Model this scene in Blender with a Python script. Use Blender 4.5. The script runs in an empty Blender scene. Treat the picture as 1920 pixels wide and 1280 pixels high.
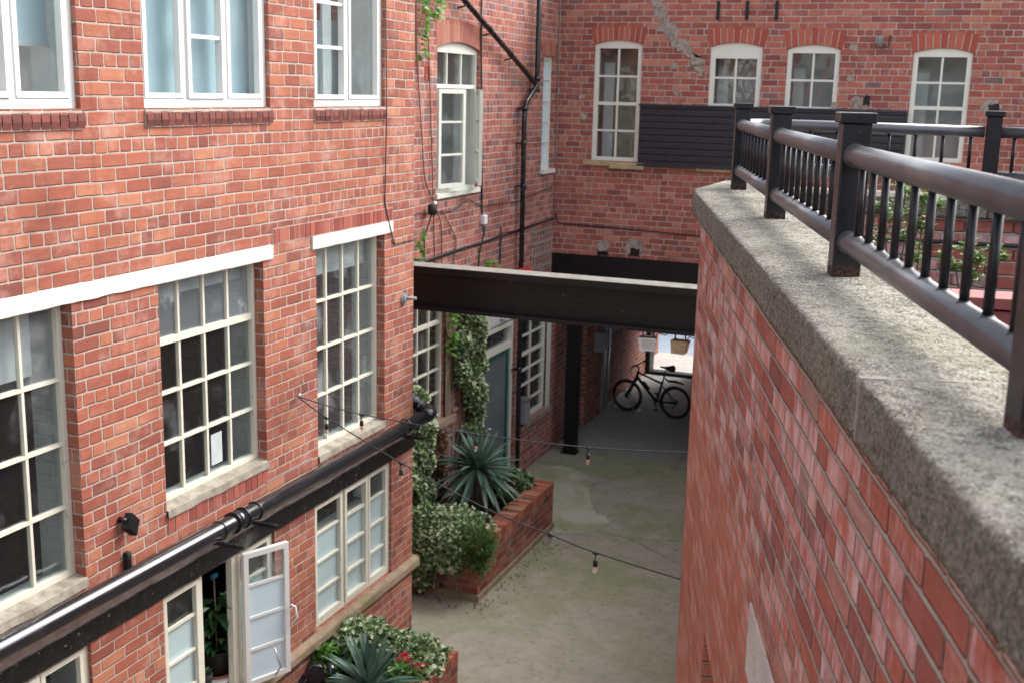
import bpy, math, random
from mathutils import Vector, Matrix, noise
random.seed(7)
C = bpy.context.scene
COL = C.collection
PI = math.pi

# ---------------------------------------------------------------- camera, sky, sun, exposure
def rot(yaw, pitch, roll):
    y, p, r = (math.radians(a) for a in (yaw, pitch, roll))
    F = Vector((math.sin(y)*math.cos(p), math.cos(y)*math.cos(p), -math.sin(p)))
    R = Vector((math.cos(y), -math.sin(y), 0)); U = R.cross(F)
    R2 = R*math.cos(r)+U*math.sin(r); U2 = -R*math.sin(r)+U*math.cos(r)
    return Matrix(((R2.x, U2.x, -F.x), (R2.y, U2.y, -F.y), (R2.z, U2.z, -F.z)))
cam = bpy.data.cameras.new('camera'); co = bpy.data.objects.new('camera', cam); COL.objects.link(co)
m = rot(-21.198, 12.051, 1.3505).to_4x4(); m.translation = Vector((0, 0, 5.4)); co.matrix_world = m
cam.sensor_width = 36; cam.lens = 2200.53/1920*36; cam.clip_start = .05; cam.clip_end = 500
cam.dof.use_dof = True; cam.dof.focus_distance = 4.6; cam.dof.aperture_fstop = 6.0
C.camera = co
w = bpy.data.worlds.new('World'); C.world = w; w.use_nodes = True
wn = w.node_tree; bg = wn.nodes['Background']
sky = wn.nodes.new('ShaderNodeTexSky'); sky.sky_type = 'NISHITA'; sky.sun_disc = False
sky.sun_elevation = math.radians(43); sky.sun_rotation = math.radians(35); sky.dust_density = 4; sky.air_density = 1.2
hs = wn.nodes.new('ShaderNodeHueSaturation'); hs.inputs['Saturation'].default_value = .38
wn.links.new(sky.outputs[0], hs.inputs['Color']); wn.links.new(hs.outputs[0], bg.inputs[0]); bg.inputs[1].default_value = .15
sl = bpy.data.lights.new('sun', 'SUN'); sl.energy = .6; sl.angle = math.radians(28); sl.color = (1, .96, .9)
so = bpy.data.objects.new('sun', sl); COL.objects.link(so)
so.rotation_euler = Vector((.42, .60, .68)).to_track_quat('Z', 'Y').to_euler()
C.view_settings.view_transform = 'Standard'; C.view_settings.look = 'None'; C.view_settings.gamma = 1
C.view_settings.exposure = 1.7
C.cycles.max_bounces = 8; C.cycles.transparent_max_bounces = 12; C.cycles.use_denoising = True
C.cycles.sample_clamp_indirect = 6

# ---------------------------------------------------------------- node helper
class V:
    def __init__(s, g, k): s.g = g; s.k = k
    def _b(a, b, op, sw=False): return a.g.math(op, b, a) if sw else a.g.math(op, a, b)
    def __add__(a, b): return a._b(b, 'ADD')
    __radd__ = __add__
    def __sub__(a, b): return a._b(b, 'SUBTRACT')
    def __rsub__(a, b): return a._b(b, 'SUBTRACT', True)
    def __mul__(a, b): return a._b(b, 'MULTIPLY')
    __rmul__ = __mul__
    def __truediv__(a, b): return a._b(b, 'DIVIDE')
    def __rtruediv__(a, b): return a._b(b, 'DIVIDE', True)
class G:
    def __init__(s, name):
        s.mat = bpy.data.materials.new(name); s.mat.use_nodes = True
        s.nt = s.mat.node_tree; s.b = s.nt.nodes['Principled BSDF']; s.out = s.nt.nodes['Material Output']
    def n(s, t, **kw):
        x = s.nt.nodes.new(t)
        for k, v in kw.items(): setattr(x, k, v)
        return x
    def put(s, sock, v):
        if isinstance(v, V): s.nt.links.new(v.k, sock)
        elif isinstance(v, (int, float)): 
            try: sock.default_value = v
            except Exception: sock.default_value = (v, v, v)
        elif v is not None:
            sock.default_value = (*v, 1) if len(v) == 3 and sock.type == 'RGBA' else v
    def math(s, op, a, b=0, c=None):
        x = s.n('ShaderNodeMath', operation=op); s.put(x.inputs[0], a); s.put(x.inputs[1], b)
        if c is not None: s.put(x.inputs[2], c)
        return V(s, x.outputs[0])
    def mx(s, a, b): return s.math('MAXIMUM', a, b)
    def mn(s, a, b): return s.math('MINIMUM', a, b)
    def comb(s, x, y, z=0):
        c = s.n('ShaderNodeCombineXYZ')
        for i, v in enumerate((x, y, z)): s.put(c.inputs[i], v)
        return V(s, c.outputs[0])
    def sep(s, v):
        c = s.n('ShaderNodeSeparateXYZ'); s.put(c.inputs[0], v); return [V(s, o) for o in c.outputs]
    def noise(s, vec, scale, detail=3, rough=.55, col=False):
        c = s.n('ShaderNodeTexNoise'); s.put(c.inputs['Vector'], vec)
        c.inputs['Scale'].default_value = scale; c.inputs['Detail'].default_value = detail; c.inputs['Roughness'].default_value = rough
        return V(s, c.outputs[1 if col else 0])
    def white(s, x, y, z=0):
        c = s.n('ShaderNodeTexWhiteNoise', noise_dimensions='3D'); s.put(c.inputs[0], s.comb(x, y, z)); return V(s, c.outputs[0])
    def step(s, a, lo, hi):
        c = s.n('ShaderNodeMapRange', interpolation_type='SMOOTHSTEP'); s.put(c.inputs[0], a); s.put(c.inputs[1], lo); s.put(c.inputs[2], hi)
        c.clamp = True; return V(s, c.outputs[0])
    def lin(s, a, lo, hi, o0, o1):
        c = s.n('ShaderNodeMapRange'); s.put(c.inputs[0], a)
        for i, v in enumerate((lo, hi, o0, o1)): c.inputs[i+1].default_value = v
        return V(s, c.outputs[0])
    def mix(s, f, a, b, blend='MIX'):
        c = s.n('ShaderNodeMix', data_type='RGBA', blend_type=blend); s.put(c.inputs[0], f); s.put(c.inputs[6], a); s.put(c.inputs[7], b)
        return V(s, c.outputs[2])
    def ramp(s, f, stops, const=False):
        c = s.n('ShaderNodeValToRGB'); s.put(c.inputs[0], f); e = c.color_ramp.elements
        if const: c.color_ramp.interpolation = 'CONSTANT'
        while len(e) < len(stops): e.new(.5)
        for q, (p, k) in zip(e, stops): q.position = p; q.color = (*k, 1)
        return V(s, c.outputs[0])
    def uv(s): return V(s, s.n('ShaderNodeTexCoord').outputs['UV'])
    def pos(s): return V(s, s.n('ShaderNodeNewGeometry').outputs['Position'])
    def obj(s): return V(s, s.n('ShaderNodeTexCoord').outputs['Object'])
    def island(s): return V(s, s.n('ShaderNodeNewGeometry').outputs['Random Per Island'])
    def bump(s, h, dist, strength=1, nrm=None):
        c = s.n('ShaderNodeBump'); s.put(c.inputs['Height'], h); c.inputs['Distance'].default_value = dist; c.inputs['Strength'].default_value = strength
        if nrm: s.put(c.inputs['Normal'], nrm)
        return V(s, c.outputs[0])
    def fin(s, color, rough=.7, nrm=None, metal=0, spec=None):
        s.put(s.b.inputs['Base Color'], color); s.put(s.b.inputs['Roughness'], rough); s.put(s.b.inputs['Metallic'], metal)
        if nrm: s.put(s.b.inputs['Normal'], nrm)
        if spec is not None: s.b.inputs['Specular IOR Level'].default_value = spec
        return s.mat

RED = [(0, (.13, .035, .032)), (.1, (.22, .05, .038)), (.3, (.33, .072, .045)), (.6, (.40, .098, .056)), (.85, (.47, .14, .07)), (1, (.52, .2, .11))]
def brick_mat(name, c=.0826, L=.222, mw=.0105, hdr=6, hk=0, ramp=RED, mortar=(.50, .42, .36), mortar2=(.30, .26, .23), blue=0., dirt=.25, split=.1,
              haze=0., hazecol=(.72, .5, .47), bumpd=.008, stain=0., low=None, moss=0., v0=0., streak=0., gaps=0., mwv=None):
    g = G(name); uv = g.uv(); P = g.pos(); px, py, pz = g.sep(P)
    u, v, _ = g.sep(uv)
    nz = g.noise(uv, 2.2, 2, col=True); nx, ny, _ = g.sep(nz)
    f1 = g.noise(uv, 55, 3, .6); f2 = g.noise(uv, 38, 3, .6)
    v1 = v - v0 + (ny-.5)*.022 + (f1-.5)*.0035; u1 = u + (nx-.5)*.02 + (f2-.5)*.004
    row = g.math('FLOOR', v1/c); fv = v1 - row*c
    ish = g.math('COMPARE', g.math('FLOORED_MODULO', row + hk, hdr), 0, .1)
    Lr = L - ish*(L*.5)
    off = g.math('FLOORED_MODULO', row, 2)*(L*.5) + ish*(L*.25) + g.white(row, 7.3)*.03
    uu = (u1+off)/Lr; bi = g.math('FLOOR', uu); fu = (uu-bi)*Lr
    sp = g.math('LESS_THAN', g.white(bi, row, 3.1), split)*(1-ish)
    Lh = Lr - sp*(Lr*.5); h = g.math('FLOOR', fu/Lh); fu = fu - h*Lh; bi = bi + h*.37
    r1 = g.white(bi, row, 1.7); r2 = g.white(bi, row, 9.2); r3 = g.white(bi, row, 4.4)
    du = g.mn(fu, Lh-fu); dv = g.mn(fv, c-fv); m = mw*.5
    R = .011
    mv = (mwv or mw)*.5; a = g.mx(mv+R-du, 0); b = g.mx(m+R-dv, 0)
    d = R - g.math('SQRT', a*a+b*b)
    d = d + (g.noise(uv, 120, 2)-.5)*.003 + (g.noise(uv, 45, 2)-.5)*.005 + (r3-.5)*.003
    mask = g.step(d, -.0012, .0022)
    if mortar:   # smeared pointing
        sm = g.step(g.noise(uv, 3.1, 5, .7), .62, .74)
        mask = mask*(1-sm*g.step(d, .009, .003)*.9)
    soft = g.step(d, -.001, .005)
    col = g.ramp(r1, ramp)
    white_ = ramp[0][1][1] > .5
    hv = g.comb(u*.5+r2*9, v*3, r1*7)
    st = g.noise(hv, 14, 4, .6); grain = g.noise(uv, 130, 4, .7)
    col = g.mix(g.lin(st, .3, .75, .0, .6), col, g.mix(1, col, (.95, .95, .95) if white_ else (.72, .60, .58), 'MULTIPLY'))
    core = g.step(d, .004, .011)*g.math('LESS_THAN', r2, 0 if white_ else .38)
    col = g.mix(core*g.lin(st, .35, .6, .1, .45), col, (.24, .085, .07))
    col = g.mix(g.lin(grain, .3, .7, .0, .45), col, g.mix(1, col, (.9, .9, .9) if white_ else (.55, .5, .48), 'MULTIPLY'))
    col = g.mix(g.math('GREATER_THAN', grain, .68)*(0 if white_ else .35), col, (.60, .35, .26))
    if blue: col = g.mix(g.math('LESS_THAN', r3, blue)*g.lin(st, .2, .6, 1, .35), col, (.115, .12, .14))
    dn = g.noise(uv, 1.1, 5, .62); dn2 = g.noise(uv, 5.5, 5, .65)
    if haze:
        hz = g.step(g.noise(g.comb(u*3, v*1.3, 0) if streak else uv, 3.0, 5, .7), *((.34, .62) if streak else (.48, .72)))
        hs_ = g.step(g.noise(g.comb(u*9, v*.7, r1*5), 12, 4, .7)+(r2-.5)*.4, .44, .62)
        hh = hz*(hs_*streak + (1-streak)) if streak else hz
        col = g.mix(hh*haze, col, hazecol)
    mc = g.mix(g.lin(dn2, .35, .7, 0, 1), mortar, mortar2)
    mc = g.mix(g.math('LESS_THAN', g.noise(uv, 90, 3, .7), .36)*.5, mc, (.12, .10, .09))
    if gaps: mc = g.mix(g.math('LESS_THAN', r2, gaps)*g.step(du, mv+.0015, mv-.001)*g.step(dv, .004, .008), mc, (.05, .035, .03))
    full = g.mix(mask, mc, col)
    if low:   # older orange brick near the ground
        full = g.mix(g.step(pz + (dn-.5)*.8, low[0]+.3, low[0]-.3)*.55, full, g.mix(mask, mortar2, low[1]))
    dk = g.step(dn, .52, .75)*dirt
    full = g.mix(dk, full, g.mix(1, full, (.40, .34, .32), 'MULTIPLY'))
    full = g.mix(g.step(dn2, .62, .8)*dirt*.8, full, g.mix(1, full, (.5, .45, .42), 'MULTIPLY'))
    vs = g.step(g.noise(g.comb(u*7, v*.5, 2), 1.6, 5, .65), .54, .74)
    full = g.mix(vs*dirt*.7, full, g.mix(1, full, (.52, .47, .45), 'MULTIPLY'))
    ef = g.step(g.noise(g.comb(u*1.3, v*1.7, 8), 1.4, 6, .75), .56, .70)
    full = g.mix(ef*.22, full, (.62, .47, .42))
    if stain: full = g.mix(g.step(g.noise(uv, .7, 4, .6), .55, .7)*stain, full, (.55, .43, .37))
    if moss: full = g.mix(g.step(g.noise(uv, 4, 5, .7), .5, .68)*moss, full, (.10, .12, .045))
    ht = soft*1.0 + grain*.22 + (r1-.5)*.16*mask + st*.15
    nrm = g.bump(ht, bumpd, 1)
    return g.fin(full, g.lin(grain, .3, .7, .75, .92), nrm, spec=.25)

def paint(name, c, rough=.45, dirt=.25, dirtc=(.45, .42, .36), bump=.0008, sc=9, chips=0., chipc=(.3, .2, .13), spec=.5):
    g = G(name); P = g.pos(); n = g.noise(P, sc, 5, .65); n2 = g.noise(P, sc*9, 3, .6)
    col = g.mix(g.step(n, .5, .78)*dirt, c, dirtc)
    if chips: col = g.mix(g.step(g.noise(P, 26, 4, .7), .66-.06*chips, .70-.06*chips), col, chipc)
    return g.fin(col, g.lin(n, .3, .7, max(0, rough-.08), rough+.12), g.bump(n2*.5+n, bump, 1), spec=spec)
def plain(name, c, rough=.6, metal=0, spec=.5):
    g = G(name); n = g.noise(g.pos(), 12, 4)
    return g.fin(g.mix(g.lin(n, .3, .7, 0, .35), c, tuple(x*.6 for x in c)), rough, None, metal, spec)
def glass(name, tint=(.86, .9, .9), haze=.06, hc=(.6, .62, .63)):
    g = G(name); n = g.noise(g.pos(), 2.6, 4, .6)
    tr = g.n('ShaderNodeBsdfTransparent'); tr.inputs[0].default_value = (*tint, 1)
    gl = g.n('ShaderNodeBsdfGlossy'); gl.inputs['Roughness'].default_value = .015
    g.put(gl.inputs['Normal'], g.bump(g.noise(g.pos(), 1.7, 2), .012, 1))
    df = g.n('ShaderNodeBsdfDiffuse'); df.inputs[0].default_value = (*hc, 1)
    ge = g.n('ShaderNodeNewGeometry'); vm = g.n('ShaderNodeVectorMath', operation='DOT_PRODUCT')
    g.nt.links.new(ge.outputs['Incoming'], vm.inputs[0]); g.nt.links.new(ge.outputs['Normal'], vm.inputs[1])
    fz = g.math('POWER', 1 - g.math('ABSOLUTE', V(g, vm.outputs['Value'])), 5)*.9 + .045
    m1 = g.n('ShaderNodeMixShader'); m2 = g.n('ShaderNodeMixShader')
    g.put(m1.inputs[0], g.step(n, .5, .8)*haze*2.4 + haze*.3)
    g.nt.links.new(tr.outputs[0], m1.inputs[1]); g.nt.links.new(df.outputs[0], m1.inputs[2])
    g.put(m2.inputs[0], fz); g.nt.links.new(m1.outputs[0], m2.inputs[1]); g.nt.links.new(gl.outputs[0], m2.inputs[2])
    g.nt.links.new(m2.outputs[0], g.out.inputs[0]); return g.mat
def leaf_mat(name, cols, rough=.5, trans=.25):
    g = G(name); r = g.island(); c = g.ramp(r, cols); n = g.noise(g.pos(), 60, 2)
    c = g.mix(g.lin(n, .35, .65, 0, .4), c, g.mix(1, c, (.5, .6, .5), 'MULTIPLY'))
    g.fin(c, rough)
    t = g.n('ShaderNodeBsdfTranslucent'); g.put(t.inputs[0], c); mxs = g.n('ShaderNodeMixShader'); mxs.inputs[0].default_value = trans
    g.nt.links.new(g.b.outputs[0], mxs.inputs[1]); g.nt.links.new(t.outputs[0], mxs.inputs[2]); g.nt.links.new(mxs.outputs[0], g.out.inputs[0])
    return g.mat

def coping_mat():
    g = G('weathered concrete coping'); P = g.pos(); x, y, z = g.sep(P)
    n = g.noise(P, 3.2, 6, .68); n2 = g.noise(P, 34, 5, .72); n3 = g.noise(P, 150, 3, .7); n4 = g.noise(P, 75, 3, .6)
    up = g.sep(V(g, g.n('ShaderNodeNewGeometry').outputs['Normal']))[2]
    c = g.mix(g.step(n, .38, .64), (.50, .47, .405), (.28, .26, .215))
    c = g.mix(g.step(n2, .48, .60)*.75, c, (.15, .135, .105))
    c = g.mix(g.math('GREATER_THAN', n3, .58)*.7, c, (.74, .72, .66))
    c = g.mix(g.math('LESS_THAN', n3, .40)*.6, c, (.09, .08, .065))
    c = g.mix(g.step(n4, .66, .72)*.7, c, (.78, .77, .72))
    c = g.mix(g.step(g.noise(P, 1.4, 3), .5, .65)*.25, c, (.30, .31, .16))
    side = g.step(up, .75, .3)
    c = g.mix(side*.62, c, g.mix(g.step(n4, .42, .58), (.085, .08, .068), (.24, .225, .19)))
    return g.fin(c, .93, g.bump(n2*1.6+n3*1.0+n4*1.0, .013, 1), spec=.15)
def concrete(name, c1=(.42, .40, .35), c2=(.24, .22, .18), moss=.0, scale=3., bump=.003):
    g = G(name); P = g.pos(); n = g.noise(P, scale, 6, .65); n2 = g.noise(P, scale*14, 4, .7)
    c = g.mix(g.step(n, .35, .7), c1, c2); c = g.mix(g.step(n2, .5, .66)*.45, c, tuple(v*.5 for v in c2))
    if moss: c = g.mix(g.step(g.noise(P, scale*.8, 4), .45, .62)*moss, c, (.17, .18, .07))
    return g.fin(c, .9, g.bump(n2+n*.5, bump, 1), spec=.2)
def yard_mat():
    g = G('courtyard concrete'); P = g.pos(); x, y, z = g.sep(P)
    n = g.noise(P, .55, 5, .62); n2 = g.noise(P, 3.5, 6, .7); n3 = g.noise(P, 42, 4, .7); n4 = g.noise(P, 11, 5, .65)
    c = g.mix(g.step(n2, .3, .7), (.295, .27, .22), (.235, .22, .178))
    out = g.step(y+(n-.5)*1.5, 17.2, 16.4)
    ms = g.step(n+(n2-.5)*.45, .40, .62)*out
    near = g.step(y, 10.0, 12.5)
    c = g.mix(ms*(.35+near*.4), c, (.19, .21, .095))
    c = g.mix((1-out)*.85, c, g.mix(g.step(n2, .3, .7), (.24, .24, .24), (.33, .325, .32)))
    c = g.mix(g.step(n4, .52, .72)*.5, c, (.11, .10, .075))
    c = g.mix(g.math('GREATER_THAN', n3, .62)*.4, c, (.40, .37, .30))
    c = g.mix(g.math('LESS_THAN', n3, .36)*.5, c, (.10, .095, .07))
    w_ = g.n('ShaderNodeTexVoronoi', feature='DISTANCE_TO_EDGE'); g.put(w_.inputs['Vector'], g.comb(x+(n2-.5)*.5, y+(n4-.5)*.2, 0)); w_.inputs['Scale'].default_value = .28
    cr = g.step(V(g, w_.outputs[0]), .004, .0015)
    c = g.mix(cr*.3, c, (.07, .065, .05))
    return g.fin(c, g.lin(n2, .3, .7, .7, .9), g.bump(n3*.6+n4*.6-cr, .004, 1), spec=.3)
def rail_mat(nm, c1, c2):
    g = G(nm); P = g.pos(); x, y, z = g.sep(P); n = g.noise(P, 70, 4, .7); n2 = g.noise(P, 9, 4, .6)
    c = g.mix(g.step(n2, .4, .7)*.6, c1, c2)
    c = g.mix(g.step(n, .70, .75)*.5, c, (.35, .34, .32))
    rust = g.step(z + (n2-.5)*.04, 4.945, 4.912)
    c = g.mix(rust*g.step(n, .42, .62)*.8, c, (.12, .05, .03))
    return g.fin(c, g.mx(rust*.8, g.lin(n2, .3, .7, .27, .40)), g.bump(n+n2, .0007, 1), spec=.9 if c1[0] > .03 else .3)

MAT = {}
MAT['A'] = brick_mat('red brick of the near wing', v0=4.2375-51*.0826, hk=0, mw=.0092, mortar=(.46, .37, .32), haze=.42, hazecol=(.60, .37, .30), dirt=.5, split=.06,
    ramp=[(0, (0.233, 0.0779, 0.0591)), (.1, (0.317, 0.0987, 0.0671)), (.35, (0.373, 0.12, 0.0769)), (.65, (0.41, 0.14, 0.0868)), (.9, (0.457, 0.172, 0.0986)), (1, (0.494, 0.218, 0.128))])
MAT['B'] = brick_mat('patched red brick of the recessed wing', blue=.14, haze=.35, hazecol=(.56, .36, .31), dirt=.5, split=.5, hk=2, mortar=(.50, .40, .35),
    ramp=[(0, (0.254, 0.0858, 0.0786)), (.2, (0.359, 0.112, 0.093)), (.5, (0.428, 0.139, 0.103)), (.8, (0.497, 0.172, 0.122)), (1, (0.554, 0.251, 0.186))])
MAT['Cw'] = brick_mat('dark red brick of the back wall', blue=.02, haze=.22, hazecol=(.55, .30, .25), dirt=.5, split=.06, hk=3, mortar=(.52, .44, .38),
    ramp=[(0, (.27, .09, .085)), (.2, (.36, .11, .088)), (.5, (.43, .13, .098)), (.8, (.50, .165, .12)), (1, (.55, .24, .17))])
MAT['R'] = brick_mat('smooth red brick of the parapet', c=.0735, L=.24, mw=.0095, haze=.85, hazecol=(.68, .50, .51), streak=.95, dirt=.15, mortar=(.44, .40, .36), mortar2=(.30, .28, .25),
    ramp=[(0, (.24, .10, .105)), (.1, (.34, .10, .085)), (.3, (.44, .125, .092)), (.55, (.50, .15, .105)), (.8, (.56, .19, .13)), (.93, (.56, .30, .24)), (1, (.46, .36, .33))], low=(3.9, (.56, .17, .09)), bumpd=.018, split=.08, gaps=.6, mwv=.005)
MAT['Pl'] = brick_mat('mossy red brick of the planters', dirt=.6, haze=.5, hazecol=(.42, .34, .30), split=.15, moss=.4,
    ramp=[(0, (0.11, 0.0403, 0.036)), (.3, (0.22, 0.0575, 0.0456)), (.7, (0.33, 0.0805, 0.054)), (1, (0.418, 0.149, 0.096))], mortar=(.26, .23, .19), mortar2=(.15, .14, .10))
def loose_brick(name, ramp):
    g = G(name); P = g.pos(); n = g.noise(P, 60, 4, .7); n2 = g.noise(P, 9, 3)
    c = g.ramp(g.island(), ramp); c = g.mix(g.lin(n, .3, .7, 0, .5), c, g.mix(1, c, (.5, .45, .45), 'MULTIPLY'))
    c = g.mix(g.step(n2, .6, .75)*.3, c, (.18, .10, .08))
    return g.fin(c, .85, g.bump(n, .003, 1), spec=.2)
MAT['arch'] = loose_brick('rubbed red arch brick', [(0, (.34, .08, .06)), (.5, (.42, .105, .075)), (1, (.48, .15, .10))])
MAT['archB'] = loose_brick('faded arch brick', [(0, (.30, .10, .08)), (.5, (.38, .14, .10)), (1, (.45, .20, .14))])
MAT['soldier'] = loose_brick('weathered course brick', [(0, (.24, .065, .052)), (.5, (.33, .09, .068)), (1, (.42, .14, .10))])
MAT['sillb'] = loose_brick('dark sill brick', [(0, (.11, .045, .04)), (.5, (.17, .06, .052)), (1, (.25, .08, .062))])
MAT['capb'] = loose_brick('planter coping brick', [(0, (.17, .075, .06)), (.4, (.33, .10, .06)), (.8, (.42, .15, .08)), (1, (.36, .22, .15))])
MAT['mortar'] = concrete('lime mortar', (.5, .42, .36), (.34, .29, .25), scale=8)
MAT['yard'] = yard_mat(); MAT['coping'] = coping_mat(); MAT['rail'] = rail_mat('satin black post paint', (.010, .010, .014), (.02, .02, .024)); MAT['tube'] = rail_mat('sky lit black rail paint', (.06, .06, .072), (.095, .092, .10))  # tube: lighter grey stands in for sky reflection on the black rails
MAT['sill'] = concrete('weathered concrete sill', (.38, .35, .29), (.22, .19, .15), scale=9, bump=.006)
MAT['ledge'] = concrete('stained stone ledge', (.33, .25, .18), (.20, .15, .10), moss=.35, scale=5, bump=.005)
MAT['csill'] = concrete('yellow stone sill', (.50, .40, .24), (.33, .26, .15), scale=6, bump=.006)
MAT['fillet'] = concrete('pinkish cement fillet', (.36, .29, .26), (.24, .18, .16), scale=7, bump=.006)
MAT['patch'] = concrete('exposed rubble mortar', (.66, .58, .51), (.34, .26, .22), scale=22, bump=.025)
MAT['jointm'] = concrete('pinkish joint mortar', (.46, .41, .36), (.28, .25, .21), scale=14, bump=.004)
MAT['bunder'] = concrete('light concrete', (.56, .55, .53), (.46, .45, .43), scale=5)
MAT['yardp'] = concrete('smooth cement repair', (.40, .385, .32), (.33, .33, .22), moss=.6, scale=1.6, bump=.001)
MAT['white'] = paint('white gloss paint', (.69, .69, .67), .35, .12, (.6, .57, .5))
MAT['lintel'] = paint('thick white masonry paint', (.68, .67, .63), .55, .45, (.50, .47, .40), .010, 14, .8, (.45, .41, .35))
MAT['cream'] = paint('cream gloss paint', (.66, .64, .54), .4, .3, (.5, .46, .35), .001, 9, .35, (.42, .36, .26))
MAT['creamC'] = paint('pale green white paint', (.68, .69, .62), .4, .2, (.56, .55, .45), .001, 9)
MAT['pipe'] = paint('glossy black pipe paint', (.014, .015, .018), .12, .25, (.05, .05, .05), .0004, 5, .15, (.09, .085, .08), .7)
MAT['black'] = paint('glossy black paint', (.012, .012, .014), .25, .4, (.04, .038, .036), .002, 11, .5, (.16, .15, .145))
MAT['blackm'] = paint('dull black paint', (.0055, .0055, .0065), .45, .4, (.014, .013, .013), .002, 6, .1, (.09, .06, .045), .35)
MAT['beamtop'] = concrete('grey flange top', (.25, .24, .22), (.17, .16, .145), scale=9, bump=.001)
MAT['panel'] = paint('dark navy coated steel', (.022, .025, .040), .33, 0, bump=0)
MAT['glass'] = glass('window glass', haze=.04); MAT['glassd'] = glass('dusty window glass', haze=.13, hc=(.5, .53, .55))
MAT['glassh'] = glass('hazy blue window glass', haze=.42, hc=(.55, .6, .64)); MAT['frost'] = paint('frosted glass', (.40, .52, .54), .16, .3, (.46, .55, .60), .0002, 3, spec=.7)  # glassh: extra pale blue haze mixed into the pane
MAT['frost2'] = paint('pale frosted glass', (.56, .69, .75), .18, .3, (.5, .6, .64), .0002, 3, spec=.7)
MAT['doorglass'] = paint('grey reflective door glass', (.13, .16, .165), .12, .4, (.22, .25, .25), .0002, 2, spec=.8)
MAT['blind'] = paint('blue white roller blind', (.62, .76, .84), .7, .2, (.55, .68, .75), .0004, 4)
MAT['blindw'] = paint('white roller blind', (.70, .71, .72), .7, .15, (.55, .55, .55), .0004, 4)
MAT['roomd'] = plain('dark room', (.014, .014, .016), .8); MAT['roomg'] = plain('grey room', (.42, .43, .44), .8)  # roomd: near-black walls, the shade of unlit rooms put into the colour
MAT['rooml'] = plain('pale room', (.68, .69, .69), .8); MAT['roomb'] = plain('brown room', (.42, .30, .20), .8)
MAT['reveal'] = brick_mat('grey painted inner brick', ramp=[(0, (.60, .62, .63)), (1, (.64, .66, .67))], mortar=(.62, .64, .65), mortar2=(.58, .60, .61), dirt=.1, bumpd=.004)
MAT['wood'] = paint('weathered grey timber', (.27, .21, .18), .85, .5, (.15, .12, .10), .003, 20)
MAT['woodb'] = paint('brown timber', (.30, .17, .09), .6, .3, (.2, .1, .05))
MAT['maroon'] = paint('faded maroon timber stain', (.24, .065, .06), .6, .5, (.36, .15, .14), .004, 18)
MAT['green'] = paint('dark green door paint', (.02, .10, .08), .4, .1)
MAT['galv'] = plain('galvanised steel', (.42, .44, .45), .38, .75)
MAT['grey'] = paint('grey plastic', (.22, .23, .25), .5, .2); MAT['wplast'] = paint('white plastic', (.75, .76, .78), .4, .1)
MAT['redp'] = paint('red plastic', (.60, .02, .015), .35, .1); MAT['terra'] = paint('terracotta saucer', (.42, .12, .06), .7, .1)
MAT['rubber'] = plain('black rubber', (.012, .012, .012), .7); MAT['soil'] = concrete('dark soil', (.035, .025, .018), (.02, .015, .012), scale=14, bump=.02)
MAT['silver'] = plain('silver metal', (.55, .55, .56), .3, .8); MAT['cable'] = plain('black cable', (.025, .025, .028), .5)
MAT['cablew'] = plain('pale cable', (.30, .25, .24), .6); MAT['paper'] = plain('white paper', (.75, .76, .78), .6)
MAT['bulb'] = glass('white hazed bulb glass', (.97, .97, .97), .25, (.9, .9, .9)); MAT['amber'] = plain('amber filament', (.9, .42, .08), .4)  # bulb: white haze put into the glass as its bright glint
MAT['pave'] = concrete('pale street paving', (.52, .50, .46), (.42, .40, .37), scale=2); MAT['asph'] = concrete('worn pale asphalt', (.36, .40, .45), (.28, .31, .35), scale=3)
MAT['shop'] = paint('pale rendered wall', (.52, .60, .66), .7, .3, (.44, .5, .55), .001, 2)
MAT['ivy'] = leaf_mat('variegated ivy leaf', [(0, (.04, .10, .03)), (.25, (.09, .18, .06)), (.45, (.20, .30, .11)), (.62, (.46, .54, .30)), (1, (.70, .72, .52))])
MAT['ivyd'] = leaf_mat('dark ivy leaf', [(0, (.02, .055, .018)), (.4, (.04, .11, .03)), (.7, (.11, .20, .06)), (.85, (.34, .40, .2)), (1, (.5, .52, .32))])
MAT['vine'] = leaf_mat('fresh green vine leaf', [(0, (.10, .25, .04)), (1, (.22, .42, .08))], trans=.4)
MAT['yucca'] = leaf_mat('blue green sword leaf', [(0, (.06, .12, .09)), (.5, (.11, .19, .145)), (1, (.19, .28, .22))], .38, .08)
MAT['needle'] = leaf_mat('rosemary needle', [(0, (.07, .16, .04)), (1, (.18, .36, .09))]); MAT['dead'] = leaf_mat('dead brown leaf', [(0, (.10, .05, .025)), (1, (.28, .14, .06))])
MAT['shrub'] = leaf_mat('light green shrub leaf', [(0, (.10, .20, .04)), (.6, (.24, .38, .12)), (1, (.42, .52, .32))], trans=.3)
MAT['houseplant'] = leaf_mat('dark houseplant leaf', [(0, (.03, .09, .03)), (.7, (.07, .19, .06)), (1, (.14, .30, .12))], .3)
MAT['flower'] = leaf_mat('crimson geranium petal', [(0, (.55, .01, .05)), (1, (.85, .04, .12))], trans=.2); MAT['stem'] = plain('stem bark', (.12, .08, .05), .8)

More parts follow.
